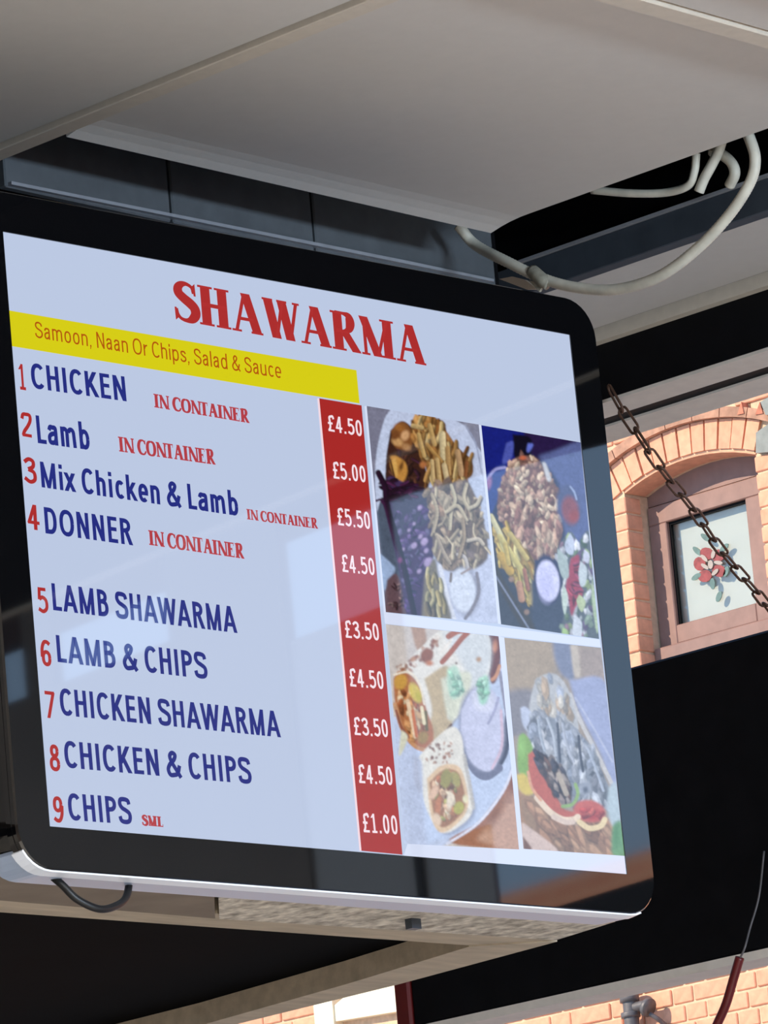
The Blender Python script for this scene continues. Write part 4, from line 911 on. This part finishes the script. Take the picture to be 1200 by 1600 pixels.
def picture4():
    c = Canvas(782, 990, 985, 1345, (158, 146, 136))
    c.poly([(782, 990), (862, 996), (870, 1040), (830, 1080), (806, 1100), (782, 1100)], (168, 152, 134), 8); c.poly([(782, 1080), (835, 1080), (830, 1140), (800, 1150), (782, 1140)], (134, 130, 138), 8)
    c.poly([(864, 1000), (892, 1006), (898, 1060), (880, 1055), (868, 1030)], (126, 132, 158), 5); c.poly([(892, 1008), (904, 1010), (908, 1055), (898, 1052)], (190, 180, 170), 3); c.poly([(905, 1012), (945, 1018), (948, 1070), (915, 1060)], (162, 148, 142), 6)
    c.poly([(890, 1062), (950, 1070), (970, 1230), (965, 1250), (940, 1180), (905, 1110)], (156, 164, 200), 4); c.curve([(892, 1085), (905, 1120), (930, 1170), (956, 1222)], 6, (196, 194, 196)); c.curve([(900, 1090), (930, 1140), (958, 1190)], 3, (176, 182, 210))
    c.poly([(800, 1228), (850, 1255), (900, 1290), (960, 1280), (985, 1345), (800, 1345)], (172, 132, 104), 5); c.poly([(812, 1240), (850, 1250), (870, 1290), (880, 1335), (830, 1300), (815, 1270)], (152, 124, 100), 7); c.poly([(880, 1290), (950, 1295), (950, 1338), (900, 1335)], (186, 148, 120), 7)
    c.flakes([(820, 1250), (960, 1300), (950, 1340), (850, 1320)], 30, 14, [(164, 124, 98), (186, 150, 122), (156, 120, 96)], (.7, 1.2), 3, .05, .35)
    c.poly([(816, 1285), (825, 1290), (875, 1332), (820, 1330)], (206, 184, 176), 2); c.poly([(818, 1306), (832, 1326), (820, 1328)], (120, 84, 66), 2)
    # paper top and foil
    c.poly([(828, 1100), (838, 1064), (858, 1052), (876, 1058), (892, 1085), (905, 1140), (880, 1135), (850, 1120), (830, 1118)], (184, 186, 192), 2)
    c.poly([(814, 1106), (822, 1104), (832, 1116), (830, 1144), (818, 1132)], (186, 194, 218), 1.5)
    c.flakes([(838, 1072), (860, 1058), (880, 1070), (893, 1118), (850, 1114)], 34, 8, [(196, 192, 186), (176, 170, 166), (208, 210, 216), (168, 176, 196), (186, 166, 146)], (1.2, 1.75), 2.6, .12, .7)
    foil = [(830, 1116), (850, 1118), (880, 1126), (905, 1144), (928, 1170), (944, 1210), (954, 1236), (948, 1262), (935, 1256), (920, 1240), (915, 1262), (900, 1258), (880, 1220), (850, 1190), (832, 1172), (828, 1140)]
    c.poly(foil, (134, 140, 154), 1.5)
    c.flakes(foil, 150, 8, [(184, 190, 204), (142, 146, 158), (166, 172, 188), (204, 208, 220), (122, 124, 136), (158, 166, 186)], (.9, 2.0), 2.4, .25, .8)
    for (p, k) in (([(856, 1122), (866, 1150), (870, 1180)], (196, 204, 220)), ([(880, 1130), (886, 1160), (898, 1190)], (188, 194, 212)), ([(905, 1150), (908, 1180), (912, 1205)], (84, 84, 98)), ([(872, 1130), (874, 1160), (876, 1190)], (90, 92, 106)), ([(842, 1124), (846, 1150), (852, 1172)], (186, 196, 214)), ([(920, 1170), (932, 1200), (944, 1235)], (186, 196, 216))): c.curve(p, 4, k, tuple(int(v * .8) for v in k))
    # filling and bread
    c.poly([(812, 1150), (820, 1146), (834, 1168), (832, 1200), (824, 1216), (810, 1200)], (132, 170, 88), 2.5); c.ell(816, 1166, 5, 12, (150, 196, 110), 0, 4)
    c.poly([(808, 1210), (822, 1210), (836, 1236), (824, 1242), (812, 1232)], (208, 186, 96), 3)
    c.poly([(826, 1178), (842, 1175), (870, 1235), (880, 1262), (900, 1270), (885, 1282), (852, 1262), (830, 1225)], (184, 98, 82), 2.5)
    dk = [(836, 1172), (852, 1178), (880, 1200), (894, 1232), (890, 1256), (876, 1252), (856, 1224), (840, 1196)]
    c.poly(dk, (76, 62, 62), 1.5); c.flakes(dk, 50, 6, [(96, 78, 76), (60, 46, 48), (140, 126, 124), (112, 84, 74), (164, 152, 148), (84, 78, 88)], (.8, 1.5), 2.4, .35)
    c.line(874, 1210, 886, 1240, 8, (176, 164, 152)); c.curve([(880, 1260), (896, 1256), (904, 1240), (900, 1225)], 5, (142, 172, 110)); c.ell(916, 1232, 9, 11, (150, 156, 172), 0, 3); c.ell(916, 1234, 4, 5, (96, 100, 114), 0, 2)
    c.ell(922, 1267, 25, 17, (194, 100, 90), .2, 2); c.ell(926, 1272, 16, 9, (166, 66, 62), .2, 4); c.flakes([(905, 1258), (940, 1262), (942, 1276), (910, 1278)], 10, 5, [(200, 104, 92), (176, 76, 70)], shade=.2)
    c.curve([(840, 1246), (860, 1268), (880, 1280), (898, 1280), (904, 1276)], 9, (226, 206, 186)); c.curve([(866, 1276), (884, 1284), (896, 1284)], 8, (214, 194, 182)); c.curve([(906, 1284), (922, 1294), (940, 1290), (946, 1280)], 8, (224, 204, 164)); c.curve([(826, 1206), (832, 1230), (846, 1250)], 4, (214, 160, 130))
    c.poly([(952, 1230), (966, 1225), (974, 1290), (958, 1290), (950, 1262)], (178, 194, 206), 4); c.poly([(958, 1290), (972, 1284), (982, 1338), (958, 1335)], (104, 150, 104), 3.5); c.ell(964, 1304, 4, 14, (84, 132, 84), 0, 4)
    c.soften(); c.grain(.05, 5); c.grain(.04, 14)
    return c

def photo_mat():
    m = mat('picture_print', (0, 0, 0), **GLOSS); t = m.node_tree; p = t.nodes['Principled BSDF']
    a = t.nodes.new('ShaderNodeVertexColor'); a.layer_name = 'print'; t.links.new(a.outputs['Color'], p.inputs['Emission Color']); p.inputs['Emission Strength'].default_value = 1.0
    return m
M_photo = photo_mat()
def photo(quad, canvas, label):
    A, B, C_, D = [sc(*q) for q in quad]                     # TL TR BR BL
    nu, nv = 130, 220
    u, v = np.meshgrid(np.linspace(0, 1, nu), np.linspace(0, 1, nv)); u, v = u[..., None], v[..., None]
    p = (A * (1 - u) + B * u) * (1 - v) + (D * (1 - u) + C_ * u) * v
    hp = np.concatenate([p, np.ones(p.shape[:2] + (1,))], -1) @ H.T
    cols = canvas.sample(hp[..., 0] / hp[..., 2], hp[..., 1] / hp[..., 2])
    vs = np.concatenate([p, np.full(p.shape[:2] + (1,), Z0 + .0001)], -1).reshape(-1, 3)
    i = (np.arange(nv - 1)[:, None] * nu + np.arange(nu - 1)[None]).ravel()
    fs = np.stack([i, i + nu, i + nu + 1, i + 1], 1)
    me = bpy.data.meshes.new('food_picture'); me.from_pydata(vs.tolist(), [], fs.tolist())
    at_ = me.color_attributes.new('print', 'FLOAT_COLOR', 'POINT')
    at_.data.foreach_set('color', np.concatenate([cols.reshape(-1, 3), np.ones((nu * nv, 1))], 1).astype(np.float32).ravel())
    o = tvlink('food_picture', me, M_photo, panelo); o['label'] = label
photo([(574, 634), (749, 663), (779, 974), (604, 956)], picture1(), 'picture of chips, purple cabbage and sliced chicken on a white plate')
photo([(753, 664), (908, 691), (937, 998), (784, 975)], picture2(), 'picture of sliced meat over chips with a white sauce cup and salad')
photo([(604, 975), (780, 994), (812, 1327), (633, 1318)], picture3(), 'picture of two cut wraps with a white dip')
photo([(789, 996), (940, 1012), (977, 1337), (819, 1326)], picture4(), 'picture of a foil-wrapped filled flatbread with tomato')

# power lead looping under the screen
def tl(px, py, d): 
    v = sc(px, py); return CEN + NXv * float(v[0]) + UPv * float(v[1]) + NNv * d
cb_ = tube('power_lead', [tl(112, 1352, -.03), tl(122, 1375, -.02), tl(140, 1400, -.015), tl(170, 1416, -.012), tl(200, 1410, -.015), tl(222, 1395, -.02), tl(240, 1365, -.03)], .0032, M_cable, None)
cb_.parent = tv; cb_.matrix_parent_inverse = tv.matrix_world.inverted()

# ------------------------------------------------------------------ cables in the ceiling gap
cond = empty('cable_conduit', at(860, 440, 0, 3.86)); tag(cond, 'cream flexible conduit drooping in a wide loop beside the top corner of the menu screen', 'conduit')
path = [at(716, 352, 1, 3.37), at(742, 382, 1, 3.36), at(790, 408, 0, 3.80), at(850, 436, 0, 3.80), at(905, 450, 0, 3.80), at(965, 452, 0, 3.80), at(1030, 432, 0, 3.80), at(1090, 388, 0, 3.80), at(1140, 335, 0, 3.80), at(1172, 285, 0, 3.80), at(1180, 250, 0, 3.80), at(1172, 218, 0, 3.80), at(1158, 190, 0, 3.805)]
tube('hose', path, .0056, M_conduit, cond, n=24, ripple=.035)
tube('tape_joint', [at(832, 424, 0, 3.80), at(846, 436, 0, 3.797), at(858, 444, 0, 3.80)], .0072, M_tape, cond, n=6)
prism('tape_flap', [at(780, 436, 0, 3.81), at(800, 432, 0, 3.81), at(820, 437, 0, 3.81), at(840, 452, 0, 3.81), at(822, 452, 0, 3.81)], (.004, 0, 0), M_bar, cond)
prism('tape_flap', [at(826, 438, 0, 3.796), at(850, 444, 0, 3.796), at(842, 456, 0, 3.796)], (.003, 0, 0), M_tape, cond)
pts = [at(925, 297, 0, 3.86), at(985, 302, 0, 3.87), at(1040, 301, 0, 3.88), at(1075, 290, 0, 3.88), at(1085, 268, 0, 3.88), at(1088, 240, 0, 3.88)]
c1 = tube('ceiling_cable', pts, .0042, M_conduit); tag(c1, 'straight cream cable lying inside the dark ceiling gap left of the bent cables', 'cable')
c2 = tube('ceiling_cable', [at(1092, 300, 0, 3.885), at(1100, 280, 0, 3.885), at(1112, 258, 0, 3.885), at(1122, 238, 0, 3.885), at(1128, 220, 0, 3.885)], .0052, M_conduit); tag(c2, 'cream cable rising steeply out of the dark ceiling gap', 'cable')
c3 = tube('ceiling_cable', [at(1112, 236, 0, 3.90), at(1130, 243, 0, 3.90), at(1144, 256, 0, 3.90), at(1148, 272, 0, 3.90), at(1140, 290, 0, 3.905)], .0055, M_conduit); tag(c3, 'short cream cable bent over like a hook in the ceiling gap', 'cable')

# ------------------------------------------------------------------ outside by the shop window: sign board, chain, strap
sb = empty('sign_board', (4.53, 3.8, 2.48)); tag(sb, 'large black board hanging outside the window below the chain', 'board')
XS = 4.5
ztop = at(1100, 1011, 0, XS).z
box('board', (XS, XS + .05, 3.42, 4.175, 2.484, ztop), M_black, sb, .003)
box('bottom_trim', (XS, XS + .05, 3.42, 4.175, 2.4735, 2.4835), M_trim, sb)
box('end_cap', (XS - .004, XS + .054, 4.175, 4.2, 2.472, 2.545), M_darkred, sb, .003)
box('hanger_rod', (XS + .02, XS + .028, 4.05, 4.058, ztop, 3.05), M_iron, sb)
box('hanger_rod', (4.275, XS + .028, 4.05, 4.058, 3.05, 3.058), M_iron, sb)

ch = empty('chain', at(962, 622, 0, 4.132)); tag(ch, 'rusty iron chain slanting across the arched brick window', 'chain')
line_px = [(952, 606), (962, 626), (990, 668), (1015, 706), (1040, 742), (1064, 772), (1090, 806), (1112, 840), (1136, 872), (1160, 900), (1184, 928), (1204, 955), (1220, 976)]
P3 = [Vector(p) for p in spline([at(px, py, 0, 4.132 if k < 4 else 4.132 + .36 * (k - 3) / 9) for k, (px, py) in enumerate(line_px)], 12)]
acc = [0.0]
for a, b in zip(P3[:-1], P3[1:]): acc.append(acc[-1] + (b - a).length)
NL = 16; pitch = acc[-1] / NL
def along(s_):
    for i in range(len(P3) - 1):
        if acc[i + 1] >= s_: return P3[i].lerp(P3[i + 1], (s_ - acc[i]) / (acc[i + 1] - acc[i]))
    return P3[-1]
hl, hw = pitch * .40, .0055
loop = [Vector((hl + hw * math.cos(a), hw * math.sin(a), 0)) for a in np.linspace(-math.pi / 2, math.pi / 2, 7)] + [Vector((-hl + hw * math.cos(a), hw * math.sin(a), 0)) for a in np.linspace(math.pi / 2, 3 * math.pi / 2, 7)]
lk = tube('link', loop, .0015, M_iron, None, sides=6, closed=True); link_me = lk.data; bpy.data.objects.remove(lk)
for k in range(NL):
    a, b = along(k * pitch), along(min((k + 1) * pitch, acc[-1])); d = (b - a).normalized()
    view = ((a + b) / 2 - CAM).normalized(); s_ = d.cross(view).normalized(); n_ = d.cross(s_)
    ang = .45 if k % 2 else 1.2
    y_ = s_ * math.cos(ang) + n_ * math.sin(ang); z_ = d.cross(y_)
    o = link('link', link_me, None, ch); m_ = (a + b) / 2
    o.matrix_basis = Matrix(((d.x, y_.x, z_.x, m_.x), (d.y, y_.y, z_.y, m_.y), (d.z, y_.z, z_.z, m_.z), (0, 0, 0, 1)))

st = empty('hanging_strap', at(1150, 1500, 0, 4.46)); tag(st, 'dark red tube dangling on a thin wire below the black board', 'tube')
tube('tube', [at(1156, 1496, 0, 4.46), at(1146, 1530, 0, 4.46), at(1134, 1570, 0, 4.46), at(1118, 1606, 0, 4.46), at(1100, 1650, 0, 4.46)], .0052, M_darkred, st)
tube('wire', [at(1194, 1330, 0, 4.49), at(1186, 1400, 0, 4.48), at(1172, 1450, 0, 4.47), at(1164, 1480, 0, 4.46), at(1155, 1500, 0, 4.46)], .0012, M_pipe, st)

# pipe bracket on the facade
pb = empty('pipe_bracket', at(985, 1600, 0, 16.42)); tag(pb, 'weathered grey pipe with a round side fitting on the brick wall below the black board', 'pipe')
tube('pipe', [at(983, 1555, 0, 16.43), at(986, 1580, 0, 16.43), at(990, 1640, 0, 16.43)], .033, M_pipe, pb, n=3)
tube('collar', [at(982, 1548, 0, 16.43), at(984, 1566, 0, 16.43)], .042, M_pipe, pb, n=3)
tube('collar', [at(985, 1582, 0, 16.43), at(986, 1590, 0, 16.43)], .042, M_pipe, pb, n=3)
tube('arm', [at(986, 1576, 0, 16.43), at(1000, 1572, 0, 16.43), at(1012, 1570, 0, 16.43)], .022, M_pipe, pb, n=3)
tube('disc', [at(1010, 1573, 0, 16.43), at(1015, 1575, 0, 16.43)], .04, M_pipe, pb, n=3, sides=16)
tube('stay', [at(1015, 1584, 0, 16.43), at(1028, 1592, 0, 16.45), at(1044, 1606, 0, 16.5)], .01, M_pipe, pb, n=3)
